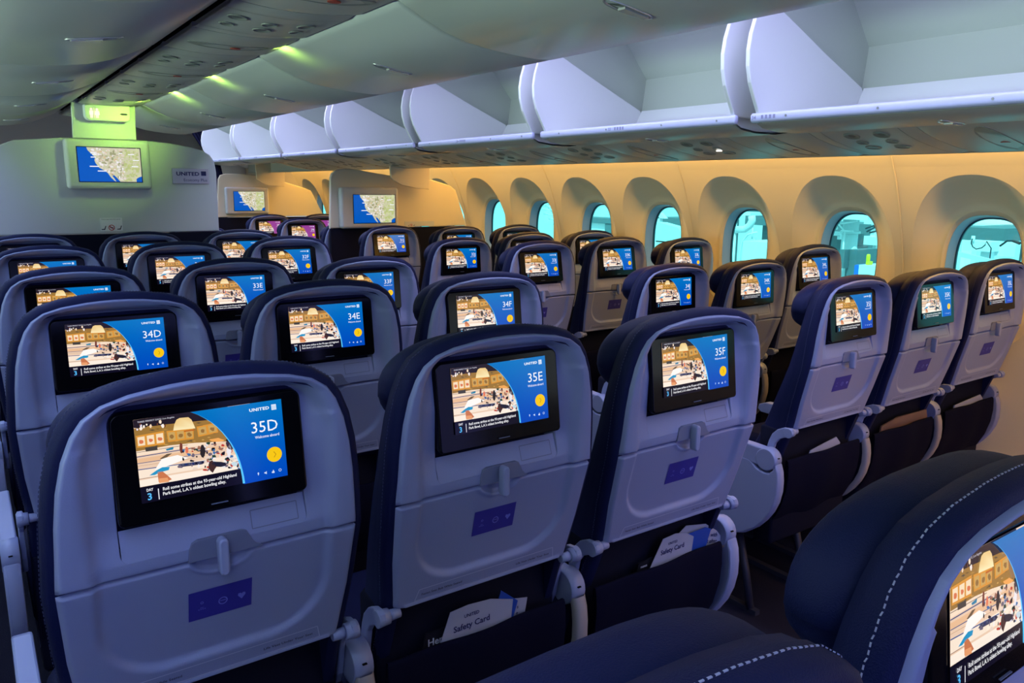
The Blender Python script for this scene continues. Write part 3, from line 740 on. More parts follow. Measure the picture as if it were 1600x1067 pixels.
# ================================================================== CABIN SHELL
WX = [(0, 3.22), (.15, 3.32), (.3, 3.41), (.6, 3.465), (.9, 3.46), (1.0, 3.45), (1.12, 3.428), (1.264, 3.385), (1.40, 3.335), (1.48, 3.298), (1.53, 3.27), (1.60, 3.22), (1.70, 3.13), (1.9, 2.95)]
def wx(z):
    k = .05; return (interp(WX, z-k)+2*interp(WX, z-k/2)+2*interp(WX, z)+2*interp(WX, z+k/2)+interp(WX, z+k))/8
WY = [.487+.612*k for k in range(-4, 13)]
def wall_right():
    mb = MB(); N = 96
    zc = 1.10
    def ring(yc, hw, hu, hd, dep, e=2.6, tz=0):
        r = []
        for k in range(N):
            a = 2*math.pi*k/N; c, s = math.cos(a), math.sin(a)
            y = yc+hw*math.copysign(abs(c)**(2/e), c); h = hu if s > 0 else hd; z = zc+h*math.copysign(abs(s)**(2/e), s)
            r.append((wx(z)+dep(z) if callable(dep) else wx(z)+dep, y, z))
        return r
    for yc in WY:
        # outer rectangle ring with the same N samples
        hb = .306; zt, zl = 1.52, .70; rect = []
        for k in range(N):
            a = 2*math.pi*k/N; c, s = math.cos(a), math.sin(a)
            h = (zt-zc) if s > 0 else (zc-zl)
            t = 1/max(abs(c), abs(s)); y = yc+hb*c*t; z = zc+h*s*t
            rect.append((wx(z), y, z))
        xin = 3.475
        sc = lambda t: (lambda z: (xin-wx(z))*t)
        rings = [rect, ring(yc, .267, .387, .335, 0.0, 2.35), ring(yc, .263, .382, .330, .003, 2.35), ring(yc, .250, .364, .315, sc(.16), 2.38), ring(yc, .222, .325, .292, sc(.52), 2.45), ring(yc, .190, .282, .268, sc(.86), 2.5), ring(yc, .166, .248, .248, sc(1.0), 2.6), ring(yc, .1645, .2455, .2455, lambda z: xin-wx(z)-.003, 2.6), ring(yc, .162, .242, .242, lambda z: xin-wx(z)+.001, 2.6), ring(yc, .150, .226, .226, lambda z: xin-wx(z)+.010, 2.7), ring(yc, .1485, .2245, .2245, lambda z: xin-wx(z)+.014, 2.7)]
        mids = [rings[0]]
        for t_ in (.15, .3, .45, .6, .75, .9):
            mids.append([(wx(a[2]+(b[2]-a[2])*t_), a[1]+(b[1]-a[1])*t_, a[2]+(b[2]-a[2])*t_) for a, b in zip(rings[0], rings[1])])
        mids.append(rings[1]); mb.grid(mids, 0, True, True)
        mb.grid(rings[1:], 0, True, True)
    ya, yb = WY[0]-.306, WY[-1]+.306
    ys = [ya+.612*k for k in range(len(WY)+1)]
    zs = [1.52, 1.55, 1.60, 1.65, 1.70, 1.8, 1.9]; mb.grid([[(wx(z), y, z) for y in ys] for z in zs], 0)
    zs = [0, .08, .15, .22, .30, .40, .50, .60, .70]; mb.grid([[(wx(z), y, z) for y in ys] for z in zs], 0)
    return mb
wr = struct(wall_right().build('wall_right', [WALLM])); 
# window reveals + frames + panes: one window object each
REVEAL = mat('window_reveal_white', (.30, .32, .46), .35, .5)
FRAMED = mat('window_seal_dark', (.01, .07, .12), .4)
def window_mesh():
    mb = MB(); N = 64
    def ring(hw, hh, x, e=2.7):
        r = []
        for k in range(N):
            a = 2*math.pi*k/N; c, s = math.cos(a), math.sin(a)
            r.append((x, hw*math.copysign(abs(c)**(2/e), c), 1.10+hh*math.copysign(abs(s)**(2/e), s)))
        return r
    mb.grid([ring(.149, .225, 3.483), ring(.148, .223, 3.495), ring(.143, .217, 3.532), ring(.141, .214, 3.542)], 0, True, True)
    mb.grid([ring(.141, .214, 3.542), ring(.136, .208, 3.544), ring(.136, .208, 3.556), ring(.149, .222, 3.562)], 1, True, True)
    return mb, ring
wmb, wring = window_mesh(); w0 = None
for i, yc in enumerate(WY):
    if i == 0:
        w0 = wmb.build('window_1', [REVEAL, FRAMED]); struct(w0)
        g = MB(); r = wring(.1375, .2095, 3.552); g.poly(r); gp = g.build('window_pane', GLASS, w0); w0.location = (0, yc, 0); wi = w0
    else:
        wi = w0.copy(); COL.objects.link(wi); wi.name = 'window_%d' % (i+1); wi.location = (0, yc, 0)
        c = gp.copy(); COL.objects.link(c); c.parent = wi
# sidewall panel seams (one every second window)
k = 1
for i in range(0, len(WY)-1, 2):
    y = WY[i]+.306
    if i % 2 == 0:
        mb = MB(); zs = [.05+.05*j for j in range(32)]
        mb.grid([[(wx(z)-.0025, y-.0035, z), (wx(z)-.0045, y-.0012, z), (wx(z)-.0045, y+.0012, z), (wx(z)-.0025, y+.0035, z)] for z in zs], 0)
        struct(mb.build('trim_%d' % k, WALLM)); k += 1
# lower wall kick panel
mb = MB(); rows = []
for z, d in ((.02, .12), (.10, .10), (.20, .07), (.28, .035), (.33, .012), (.35, .004), (.352, 0)):
    rows.append([(wx(z)-d, y, z) for y in (-4, 8.1)])
mb.grid(rows, 0); struct(mb.build('baseboard_right', WALLM))
# floor, left wall, rear and front closures, ceiling
mb = MB(); mb.box((-2.2, -4.2, -.05), (3.7, 11.2, 0)); struct(mb.build('floor', CARPET))
mb = MB(); mb.grid([[(1.446-wx(z), y, z) for y in (-4.2, 11.2)] for z in (0, .15, .3, .6, .9, 1.12, 1.264, 1.4, 1.53, 1.7, 1.9)], 0); struct(mb.build('wall_left', WALLM))
mb = MB(); mb.box((-2.2, -4.25, 0), (3.75, -4.2, 2.6)); struct(mb.build('wall_back', WALLB))
mb = MB(); mb.box((-2.2, 11.2, 0), (3.75, 11.25, 2.6)); struct(mb.build('wall_front', WALLB))
mb = MB()
mb.grid([[(x, y, z) for y in (-4.2, 11.2)] for x, z in ((-2.2, 1.9), (-1.6, 2.2), (-.9, 2.32), (.2, 2.32), (.5, 2.42), (.95, 2.42), (1.25, 2.32), (2.1, 2.32), (2.6, 2.25), (3.1, 1.98), (3.4, 1.75), (3.75, 1.6))], 0, True)
struct(mb.build('ceiling', CEIL))
mb = MB(); mb.box((3.62, -4.2, -.1), (3.66, 11.2, .80)); struct(mb.build('trim_20', WALLM))
mb = MB()
mb.poly([(wx(1.90), -4.2, 1.90), (wx(1.90), 11.2, 1.90), (3.66, 11.2, 1.72), (3.66, -4.2, 1.72)]); struct(mb.build('trim_21', WALLM))
# hull skin above / between windows so that no daylight leaks past the reveals
mb = MB(); mb.box((3.62, -4.2, 1.38), (3.66, 11.2, 1.75))
struct(mb.build('trim_22', WALLM))

# ================================================================== CENTRE OVERHEAD BINS
CP = [(.889, 1.852), (.92, 1.838), (.96, 1.818), (1.02, 1.793), (1.08, 1.777), (1.15, 1.766), (1.23, 1.759), (1.30, 1.756), (1.35, 1.758), (1.385, 1.768), (1.408, 1.787), (1.425, 1.82), (1.440, 1.87), (1.448, 1.95), (1.444, 2.05), (1.42, 2.15), (1.38, 2.24)]
def bin_door(sgn, L):
    mb = MB(); ys = [(0, .012), (.003, .004), (.010, 0), (L/2, 0), (L-.010, 0), (L-.003, .004), (L, .012)]
    rows = []
    n = len(CP); nrm = []
    for i in range(n):
        a, b = CP[max(0, i-1)], CP[min(n-1, i+1)]; d = Vector((b[0]-a[0], b[1]-a[1])).normalized(); nrm.append(Vector((-d.y, d.x)))
    sec = []
    for y, ins in ys:
        r = [((CP[i][0]+nrm[i].x*ins), y+.003, CP[i][1]+nrm[i].y*ins) for i in range(n)]
        r += [(.93, y+.003, 2.24), (.889, y+.003, 2.1)]
        sec.append([(x if sgn > 0 else 1.446-x, y_, z) for x, y_, z in r])
    mb.loft(sec, 0, True)
    return mb
def paddle(cx, cy, zf, w=.066, d=.018):
    """recessed looking lateral latch: dark oval well with a bright lever in it"""
    mb = MB(); out = []
    for k in range(24):
        a = 2*math.pi*k/24; out.append((cx+w*math.copysign(abs(math.cos(a))**.8, math.cos(a)), cy+d*math.sin(a)))
    mb.loft([[(x, y, zf(x)-.0005) for x, y in out], [(x, y, zf(x)-.003) for x, y in out], [(cx+(x-cx)*.93, cy+(y-cy)*.85, zf(x)-.003) for x, y in out], [(cx+(x-cx)*.9, cy+(y-cy)*.8, zf(x)-.0008) for x, y in out]], 0, True, False, False)
    mb.poly([(cx+(x-cx)*.9, cy+(y-cy)*.8, zf(x)-.0009) for x, y in out], 1)
    lev = [(cx+w*.80, cy-d*.30), (cx+w*.80, cy+d*.5), (cx-w*.25, cy+d*.62), (cx-w*.25, cy-d*.55)]
    mb.loft([[(x, y, zf(x)-.0008) for x, y in lev], [(x, y, zf(x)-.0055) for x, y in lev]], 2, False)
    return mb
def binz(x): return interp([(p[0], p[1]) for p in CP[:10]], x)
WELL = mat('latch_well', (.10, .12, .10), .4); LEV = mat('latch_lever', (.6, .6, .6), .25, metal=.4)
ORD = ['nearest', 'second', 'third', 'fourth', 'fifth', 'sixth', 'seventh', 'eighth']
for sgn, side in ((1, 'right'), (-1, 'left')):
    root = None
    for k in range(-2, 5):
        y = -.325+1.04*k; i = k+2
        desc = {0: 'behind the camera side', }.get(i)
        lab = 'closed %s-hand centre overhead bin, %s from the near end' % (side, ORD[i])
        if root is None:
            root = empty('overhead_bin', lab, 'overhead bin', (0, y, 0), 'closed centre bins')
            bin_door(sgn, 1.034).build('bin_door', BINC, root)
            cx = 1.13; hm = paddle(cx, .49, binz)
            if sgn < 0: hm.v = [(1.446-x, yy, z) for x, yy, z in hm.v]
            hm.build('bin_latch', [LEV, WELL, LEV], root); r = root
        else:
            r = copy_tree(root); r.location = (0, y, 0); r['label'] = lab
# fixed housing above the service strip
mb = MB(); mb.box((.53, -2.45, 1.872), (.916, 4.85, 2.40)); struct(mb.build('trim_23', BLACK))
# service panels of the centre strip
def psu_z(x): return 1.846-.012*max(0, 1-((x-.723)/.15)**2)
def service_panel(surf, x0, x1, L, xs, name='service_panel', sign=False, lit=False, th=.012):
    """one panel of the service strip, modelled around y = 0"""
    mb = MB(); rows = []
    for i in range(13):
        y = -L/2+L*i/12; e = min(y+L/2, L/2-y)
        rows.append([(x0+(x1-x0)*j/14, y, surf(x0+(x1-x0)*j/14)+(.004 if e < .001 else 0)) for j in range(15)])
    mb.grid(rows, 0); top = [[(x, y, z+th) for x, y, z in r] for r in rows]
    mb.grid(top, 0)
    mb.grid([[*rows[0]], [*top[0]]], 0); mb.grid([[*rows[-1]], [*top[-1]]], 0)
    return mb
def dish(surf, cx, cy, r, th=.0):
    mb = MB(); rings = []
    for rr, dz in ((r, .0005), (r*.97, -.0035), (r*.86, -.0040), (r*.78, -.0010), (r*.45, .0)):
        rings.append([(cx+rr*math.cos(2*math.pi*k/20), cy+rr*math.sin(2*math.pi*k/20), surf(cx+rr*math.cos(2*math.pi*k/20))-.001+dz*.6) for k in range(20)])
    mb.grid(rings, 0, True, True); b = len(mb.v)-20; mb.face([b+k for k in range(20)], 1)
    return mb
PSUR = mat('service_ring', (.22, .23, .21), .35, .5)
def make_psu(surf, x0, x1, cl, L, label, group, seams=True):
    r = empty('reading_light_unit', label, 'reading light unit', (0, 0, 0), group)
    service_panel(surf, x0, x1, L, None).build('panel', PSU, r)
    for (x, y, rr, kind) in cl:
        dish(surf, x, y, rr).build('air_vent' if kind == 'v' else 'reading_light', [PSUR, PSUD], r)
    for yy in (-.13, .13):
        mb = MB(); xs = [x0+(x1-x0)*j/14 for j in range(15)]
        mb.grid([[(x, yy-.001, surf(x)-.0006) for x in xs], [(x, yy+.001, surf(x)-.0006) for x in xs]], 0); mb.build('panel_seam', PSUD, r)
    return r
def make_filler(surf, x0, x1, L, unit, dy):
    r = service_panel(surf, x0, x1, L, None).build('filler_panel', PSU, unit); r.location = (0, dy, 0)
    mb = MB(); out = []
    xm = (x0+x1)/2; hw = (x1-x0)*.40
    for k in range(24):
        a = 2*math.pi*k/24; out.append((xm+hw*math.copysign(abs(math.cos(a))**.6, math.cos(a)), .036*math.sin(a)))
    mb.loft([[(x, y, surf(x)+.001) for x, y in out], [(x, y, surf(x)-.002) for x, y in out]], 0, False)
    mb.build('sign_cover', PSUR, r)
    mb = MB()
    mb.loft([[(xm+hw*.15+.016*math.cos(2*math.pi*k/12), .014*math.sin(2*math.pi*k/12), surf(xm)-z_) for k in range(12)] for z_ in (.0015, .0035)], 0, False)
    mb.build('sign_symbol', mat('sign_symbol_red', (.35, .04, .02), .5), r)
    return r
CL = [(.63, -.055, .026, 'v'), (.63, .045, .020, 'r'), (.72, -.030, .022, 'r'), (.725, .050, .026, 'v'), (.815, -.045, .026, 'v'), (.82, .048, .020, 'r')]
cp = make_psu(psu_z, .580, .884, CL, .40, 'ribbed service panel with vents in the centre strip, nearest the top edge', 'centre reading light units')
make_filler(psu_z, .580, .884, .377, cp, PITCHY/2)
for k in range(-2, 6):
    y = 1.13+PITCHY*(k-1)
    a = cp if k == -2 else copy_tree(cp)
    a.location = (0, y, 0)
    a['label'] = 'reading light and vent unit in the centre ceiling strip, %s from the near end' % ORD[k+2]

# ================================================================== WINDOW SIDE BINS (open)
S0, SP = .56, 1.055
EP = [(1.998, 1.640), (1.968, 1.69), (1.946, 1.73), (1.933, 1.775), (1.930, 1.82), (1.937, 1.865), (1.952, 1.91), (1.975, 1.955), (1.992, 1.972), (2.10, 1.932), (2.29, 1.851), (2.52, 1.758), (2.535, 1.735), (2.50, 1.695), (2.42, 1.66), (2.25, 1.636)]
def open_bin():
    r = empty('overhead_bin', '', 'overhead bin', (0, 0, 0), 'open bins along the windows')
    y0_, y1_ = .040, SP-.040
    for ya in (y0_, y1_-.014):
        mb = MB(); mb.prism(EP, 'y', ya, ya+.014, 0, bev=.003); mb.build('end_panel', BINW, r)
    mb = MB()
    inner = [(2.0, 1.640), (2.10, 1.645), (2.25, 1.652), (2.42, 1.672), (2.495, 1.700), (2.528, 1.757)]
    outer = [(2.54, 1.757), (2.51, 1.690), (2.43, 1.655), (2.30, 1.618), (2.20, 1.603), (2.10, 1.603), (2.03, 1.610), (1.995, 1.622)]
    loop = inner+outer
    mb.loft([[(x, y, z) for x, z in loop] for y in (y0_+.015, y1_-.015)], 0, False)
    mb.build('bucket', BINW, r)
    mb = MB()
    mb.box((1.984, y0_-.012, 1.618), (2.004, y1_+.012, 1.645), 0, .006)
    lip = mb.build('bin_lip', LIP, r)
    for q in (.10, .34, .62, .90):
        mb = MB(); mb.tube([(1.9845, q, 1.632), (1.9825, q, 1.632)], .0035, 0, 10); mb.build('rivet', METAL, lip)
    mb = MB()
    und = [(2.004, 1.616), (2.03, 1.604), (2.10, 1.596), (2.20, 1.596), (2.305, 1.610)]
    mb.grid([[(x, y, z) for x, z in und] for y in (y0_, SP/2, y1_)], 0); mb.grid([[(x, y, z+.006) for x, z in und] for y in (y0_, y1_)], 0)
    mb.build('bin_underside', PSU, r)
    zf = lambda x: interp(und, x)
    hm = paddle(2.13, .50, zf, .058, .020); hm.build('bin_latch', [LEV, WELL, LEV], r)
    return r
ob = open_bin()
def rownum(parent, txt, y):
    mb = MB()
    put_text(mb, txt, .016, lambda a, b: (1.9832, y+.09-a, 1.6265+b), mi=0, bold=.01)
    for j in range(4):
        c = (y+.09-.038-j*.014)
        mb.poly([(1.9832, c-.004, 1.627), (1.9832, c+.004, 1.627), (1.9832, c+.004, 1.638), (1.9832, c-.004, 1.638)], 0)
    mb.build('row_number', mat('row_print', (.25, .25, .42), .6), parent)
nb = {-2: '36', -1: '35', 0: '34', 1: '33', 2: '32', 3: '31', 4: '30', 5: '29', 6: '28'}
for k in range(-2, 7):
    # bay k spans from S0+SP*(k-1) ... ; k=0 is the bay whose near part fills the top right corner
    y = S0+SP*(k-1)
    r = ob if k == -2 else copy_tree(ob)
    r.location = (0, y, 0)
    r['label'] = {-2: 'open white overhead bin behind the picture edge', -1: 'open white overhead bin beside the camera', 0: 'open overhead bin filling the top right corner, row number 34 on its lip', 1: 'open overhead bin over the window block, lip marked 33, second from the right edge',
                  2: 'open overhead bin partly hidden by the centre bin corner, third from the right edge'}.get(k, 'open white overhead bin above the windows, %s from the right edge' % ORD[k+1])
for k in range(-1, 7):
    pass
bins = [o for o in COL.objects if o.name.startswith('overhead_bin') and o.get('group') == 'open bins along the windows']
for b in bins:
    k = round((b.location.y-S0)/SP)+1
    if k in nb:
        lips = [c for c in b.children if c.name.startswith('bin_lip')][0]
        rownum(lips, nb[k], {0: .93, 1: .52}.get(k, .55))
# fixed housing of the window-side bins
mb = MB(); ya, yb = -2.6, S0+SP*6
hp = [(2.545, 1.70), (2.545, 1.757), (2.565, 1.895), (2.456, 2.02), (2.30, 2.13), (2.05, 2.20), (1.90, 2.24), (1.90, 2.30)]
mb.grid([[(x, y, z) for y in (ya, yb)] for x, z in hp], 0, False)
struct(mb.build('trim_24', BING))
t = 25
for k in range(-3, 7):
    y = S0+SP*k
    mb = MB(); pr_ = [(2.545, 1.70), (2.52, 1.756), (2.30, 1.845), (2.10, 1.930), (2.0, 1.985), (1.96, 2.05), (1.93, 2.23), (2.05, 2.20), (2.30, 2.13), (2.456, 2.02), (2.565, 1.895), (2.545, 1.757)]
    mb.prism(pr_, 'y', y-.037, y+.037, 0); struct(mb.build('trim_%d' % t, BING)); t += 1
# side service panels between bin underside and sidewall
def spz(x): return interp([(2.30, 1.616), (2.34, 1.602), (2.39, 1.587), (2.46, 1.572), (2.53, 1.561), (2.60, 1.552), (2.70, 1.543)], x)
CL2 = [(2.372, -.055, .026, 'v'), (2.372, .045, .026, 'v'), (2.445, -.050, .020, 'r'), (2.445, .050, .020, 'r'), (2.52, -.045, .026, 'v'), (2.52, .055, .026, 'v')]
sp = make_psu(spz, 2.31, 2.69, CL2, .36, '', 'reading light units above the window block')
make_filler(spz, 2.31, 2.69, .34, sp, .3525)
lit = None
for k in range(-2, 8):
    y = .39+.705*k
    a = sp if k == -2 else copy_tree(sp)
    a.location = (0, y, 0)
    w = (ORD+['ninth', 'tenth'])[k+2]
    a['label'] = 'reading light and vent unit above the window block, %s from the near end' % w
    if k == 1:
        mb = MB(); mb.loft([[(2.46+.010*math.cos(2*math.pi*j/12), -.045+.012*math.sin(2*math.pi*j/12), spz(2.46)-q) for j in range(12)] for q in (.003, .0065)], 0, False)
        mb.build('lit_lamp', LAMPW, a)
mb = MB(); mb.grid([[(x, y, z) for y in (-2.6, 8.0)] for x, z in ((2.69, 1.543), (2.70, 1.545), (2.705, 1.56), (2.705, 1.64), (2.62, 1.70), (2.55, 1.72))], 0, False); struct(mb.build('trim_40', PSU))
mb = MB(); mb.grid([[(x, y, z) for y in (-4.2, 11.2)] for x, z in ((2.56, 1.70), (2.75, 1.705), (3.0, 1.70), (3.14, 1.69))], 0, False); struct(mb.build('trim_41', WALLM))
mb = MB(); mb.grid([[(x, y, z) for y in (-2.6, 8.0)] for x, z in ((2.30, 1.625), (2.40, 1.63), (2.56, 1.70))], 0, False); struct(mb.build('trim_42', BLACK))

# ================================================================== BULKHEADS, MAP MONITORS
def map_art(mb, x0, z0, x1, z1, y):
    R = random.Random(11); L = .0003
    def P(pts, c, lay): mb.poly([(x0+(x1-x0)*u, y-lay*L, z1-(z1-z0)*v) for u, v in pts], 0, False, srgb(*c))
    cv = lambda px, py: ((px-250)/1090, (py-115)/600)
    P([(0, 0), (1, 0), (1, 1), (0, 1)], (0, 88, 190), 0)
    land = [cv(*p) for p in ((410, 115), (430, 170), (470, 210), (500, 240), (545, 290), (530, 340), (545, 390), (600, 470), (690, 520), (740, 560), (790, 640), (850, 700), (880, 715), (850, 660), (800, 590), (850, 600), (900, 650), (950, 715), (1240, 715), (1240, 660), (1290, 630), (1340, 615), (1340, 115))]
    P(land, (206, 205, 170), 1)
    def inside(u, v):
        c = False; n = len(land)
        for i in range(n):
            (a, b), (d, e) = land[i], land[i-1]
            if (b > v) != (e > v) and u < (d-a)*(v-b)/(e-b)+a: c = not c
        return c
    for k in range(420):
        u, v = R.uniform(.17, .97), R.uniform(.03, .97)
        if not inside(u, v) or not inside(u+.03, v) or not inside(u-.03, v): continue
        w, h = R.uniform(.008, .035), R.uniform(.01, .05); east = u > .72
        c = R.choice([(196, 204, 140), (208, 214, 160), (186, 196, 128)]) if east else R.choice([(225, 215, 205), (235, 228, 222), (190, 180, 150), (214, 190, 150), (222, 210, 190), (160, 160, 120), (240, 236, 236)])
        P([(u+w*math.cos(a), v+h*math.sin(a)) for a in [R.random()*.5+2*math.pi*j/6 for j in range(6)]], c, 2+(k % 4))
    for (px, py, w) in ((470, 205, 90), (500, 235, 70), (470, 278, 90), (440, 440, 160), (570, 520, 150), (1120, 215, 110), (1200, 318, 110), (1170, 430, 120), (960, 200, 60)):
        u, v = cv(px, py); P([(u, v), (min(1, u+w/1090), v), (min(1, u+w/1090), v+.028), (u, v+.028)], (245, 248, 252), 8)
def bulkhead(name, outline, y, z_navy, label, M_, scr, g=None, th=.03):
    r = empty(name, label, 'bulkhead', (0, y, 0), g)
    zn = z_navy; xl, xr = min(p[0] for p in outline), max(p[0] for p in outline)
    mb = MB(); up_ = [p for p in outline if p[1] >= zn-.0001]; mb.prism(up_, 'y', 0, th, 0, bev=.006); mb.build('panel', M_, r)
    lo = [(xl+.004, .02), (xr-.004, .02), (xr-.004, zn-.004), (xl+.004, zn-.004)]
    mb = MB(); mb.prism(lo, 'y', .002, th-.002, 0); mb.build('lower_panel', NAVYP, r)
    return r
def monitor_obj(name, x0, z0, x1, z1, yf, yb, scr, label):
    r = empty(name, label, 'monitor', ((x0+x1)/2, yf, (z0+z1)/2)); r0 = Vector(r.location)
    mb = MB(); o = rrect(x0, z0, x1, z1, .02)
    rings = [[(x, yb, z) for x, z in o], [(x, yf+.015, z) for x, z in o], [(x, yf+.004, z) for x, z in inset(o, .006)], [(x, yf, z) for x, z in inset(o, .018)]]
    mb.loft(rings, 0, True); mb.v = [tuple(Vector(v)-r0) for v in mb.v]; mb.build('housing', WALLB, r)
    mb = MB(); a, b, c, d = scr; mb.prism([(a-.004, b-.004), (c+.004, b-.004), (c+.004, d+.004), (a-.004, d+.004)], 'y', yf-.002, yf+.004, 0); mb.v = [tuple(Vector(v)-r0) for v in mb.v]; mb.build('screen_frame', BEZEL, r)
    mb = MB(); map_art(mb, a, b, c, d, yf-.0025); mb.v = [tuple(Vector(v)-r0) for v in mb.v]; mb.build('map_screen', SCREEN, r)
    return r
cb = bulkhead('bulkhead', [(.14, 1.135), (1.302, 1.135), (1.306, 1.49), (1.298, 1.555), (1.275, 1.592), (1.235, 1.615), (1.174, 1.632), (1.05, 1.652), (.95, 1.662), (.50, 1.662), (.27, 1.640), (.18, 1.60), (.15, 1.55), (.142, 1.49)], 3.97, 1.135, 'grey bulkhead wall with curved corner ahead of the middle seats, left', WALLB, None)
monitor_obj('map_monitor', .497, 1.385, .925, 1.657, 3.90, 3.97, (.556, 1.427, .872, 1.612), 'wall monitor showing a coast map, leftmost, under the green lit panel')
rb = bulkhead('bulkhead', [(2.118, 1.122), (3.24, 1.122), (3.167, 1.33), (3.145, 1.393), (3.10, 1.425), (2.937, 1.468), (2.75, 1.482), (2.603, 1.492), (2.45, 1.512), (2.343, 1.530), (2.23, 1.534), (2.175, 1.523), (2.145, 1.500), (2.134, 1.470)], 4.2, 1.122, 'bulkhead wall with map monitor ahead of the window block, nearer one', WALLM, None)
monitor_obj('map_monitor', 2.184, 1.120, 2.63, 1.408, 4.15, 4.2, (2.277, 1.158, 2.598, 1.355), 'wall monitor showing a coast map on the nearer window block bulkhead')
fb = bulkhead('bulkhead', [(2.155, 1.085), (3.30, 1.085), (3.16, 1.36), (3.049, 1.399), (2.889, 1.444), (2.605, 1.507), (2.441, 1.524), (2.26, 1.524), (2.21, 1.51), (2.187, 1.468)], 7.3, 1.085, 'distant bulkhead wall seen in the gap between the two nearer ones', WALLM, None)
monitor_obj('map_monitor', 2.238, 1.115, 2.68, 1.39, 7.25, 7.3, (2.318, 1.152, 2.63, 1.346), 'small distant wall monitor showing a green coast map')
# dropped closure panels
def drop(name, pts, y, label, th=.02, M_=None):
    mb = MB(); mb.prism(pts, 'y', y, y+th, 0, bev=.003); o = mb.build(name, M_ or (WALLB if y < 4 else WALLM)); tag(o, label, 'panel'); return o
drop('closure_panel', [(.545, 1.66), (.862, 1.66), (.870, 1.87), (.552, 1.87)], 3.915, 'short panel between ceiling strip and left map monitor, lit green')
drop('closure_panel', [(2.545, 1.64), (2.560, 1.480), (2.575, 1.462), (2.644, 1.427), (2.758, 1.405), (2.868, 1.397), (2.88, 1.69), (2.70, 1.69)], 4.12, 'cream closure panel hanging before the nearer window block bulkhead')
drop('closure_panel', [(2.546, 1.64), (2.552, 1.473), (2.60, 1.44), (2.669, 1.412), (2.845, 1.397), (2.861, 1.69), (2.70, 1.69)], 7.22, 'distant cream closure panel hanging before the far bulkhead')
# lavatory sign box
r = empty('lavatory_sign', 'rounded sign box with lit lavatory figures on the green panel', 'sign', (.715, 3.87, 1.80))
mb = MB(); o = rrect(.604, 1.752, .830, 1.838, (.005, .005, .03, .03)); mb.prism(o, 'y', 3.84, 3.914, 0, bev=.006); mb.v = [tuple(Vector(v)-r.location) for v in mb.v]; mb.build('housing', WALLB, r)
mb = MB()
def man(cx, skirt):
    put = lambda pts: mb.poly([(cx+a, 3.8385, 1.792+b) for a, b in pts])
    put([(.006*math.cos(rad(q)), .019+.006*math.sin(rad(q))) for q in range(0, 360, 30)])
    put([(-.009, .011), (.009, .011), (.013 if skirt else .009, -.010), (-.013 if skirt else -.009, -.010)])
    put([(-.006, -.010), (-.001, -.010), (-.001, -.026), (-.006, -.026)]); put([(.001, -.010), (.006, -.010), (.006, -.026), (.001, -.026)])
man(.636, False); man(.664, True); mb.box((.6495, 3.8380, 1.766), (.6508, 3.839, 1.818))
mb.v = [tuple(Vector(v)-r.location) for v in mb.v]; mb.build('lavatory_figures', SIGNL, r)
mb = MB(); mb.poly([(.775, 3.8385, 1.792), (.785, 3.8385, 1.797), (.808, 3.8385, 1.797), (.816, 3.8385, 1.792), (.808, 3.8385, 1.787), (.785, 3.8385, 1.787)]); mb.v = [tuple(Vector(v)-r.location) for v in mb.v]; mb.build('unlit_symbol', DARKTXT, r)
# Economy Plus placard
r = empty('cabin_placard', 'small metal placard reading UNITED Economy Plus on the left bulkhead', 'placard', (1.154, 3.965, 1.465))
mb = MB(); mb.prism([(1.050, 1.420), (1.258, 1.420), (1.258, 1.509), (1.050, 1.509)], 'y', 3.962, 3.970, 0, bev=.002); mb.v = [tuple(Vector(v)-r.location) for v in mb.v]; mb.build('plate', BRUSH, r)
mb = MB(); put_text(mb, 'UNITED', .030, lambda a, b: (1.072+a, 3.9612, 1.468+b), width=.132, bold=.03)
mb.box((1.214, 3.9608, 1.468), (1.243, 3.9613, 1.494)); put_text(mb, 'Economy Plus', .024, lambda a, b: (1.247+a, 3.9612, 1.434+b), 'RIGHT', width=.135)
mb.v = [tuple(Vector(v)-r.location) for v in mb.v]; mb.build('lettering', TXTB, r)
PLAC = mat('placard_white', (.82, .82, .85), .5)
def placard(x0, z0, x1, z1, y, label, rev=False):
    r = empty('safety_placard', label, 'placard', (x0, y, z0)); mb = MB()
    mb.box((0, -.003, 0), (x1-x0, 0, z1-z0)); mb.build('card', PLAC if not rev else WALLB, r)
    mb = MB(); w = (x1-x0); h = min(.03, (z1-z0)*.45); cx = w*.5 if not rev else w*.22; cz = h*.62
    n = 20
    for k in range(n):
        a, b = 2*math.pi*k/n, 2*math.pi*(k+1)/n
        mb.poly([(cx+h*.55*math.cos(a), -.0036, cz+h*.55*math.sin(a)), (cx+h*.55*math.cos(b), -.0036, cz+h*.55*math.sin(b)), (cx+h*.42*math.cos(b), -.0036, cz+h*.42*math.sin(b)), (cx+h*.42*math.cos(a), -.0036, cz+h*.42*math.sin(a))])
    mb.poly([(cx-h*.36, -.0036, cz+h*.26), (cx-h*.26, -.0036, cz+h*.36), (cx+h*.36, -.0036, cz-h*.26), (cx+h*.26, -.0036, cz-h*.36)]); mb.build('no_smoking_symbol', RED, r)
    mb = MB()
    mb.poly([(cx-h*.25, -.0034, cz-.08*h), (cx+h*.28, -.0034, cz-.08*h), (cx+h*.28, -.0034, cz+.08*h), (cx-h*.25, -.0034, cz+.08*h)])
    for s in (-1, 1):
        q = cx+s*h*1.35
        mb.poly([(q-h*.4, -.0034, cz-h*.4), (q+h*.2, -.0034, cz-h*.4), (q+h*.45, -.0034, cz+h*.35), (q+h*.3, -.0034, cz+h*.35), (q+h*.1, -.0034, cz-h*.2), (q-h*.4, -.0034, cz-h*.25)])
    if not rev:
        put_text(mb, 'Fasten seat belt while seated', .008, lambda a, b: (w*.08+a, -.0034, (z1-z0)*.86+b), width=w*.84)
    mb.build('belt_symbols', DARKTXT, r)
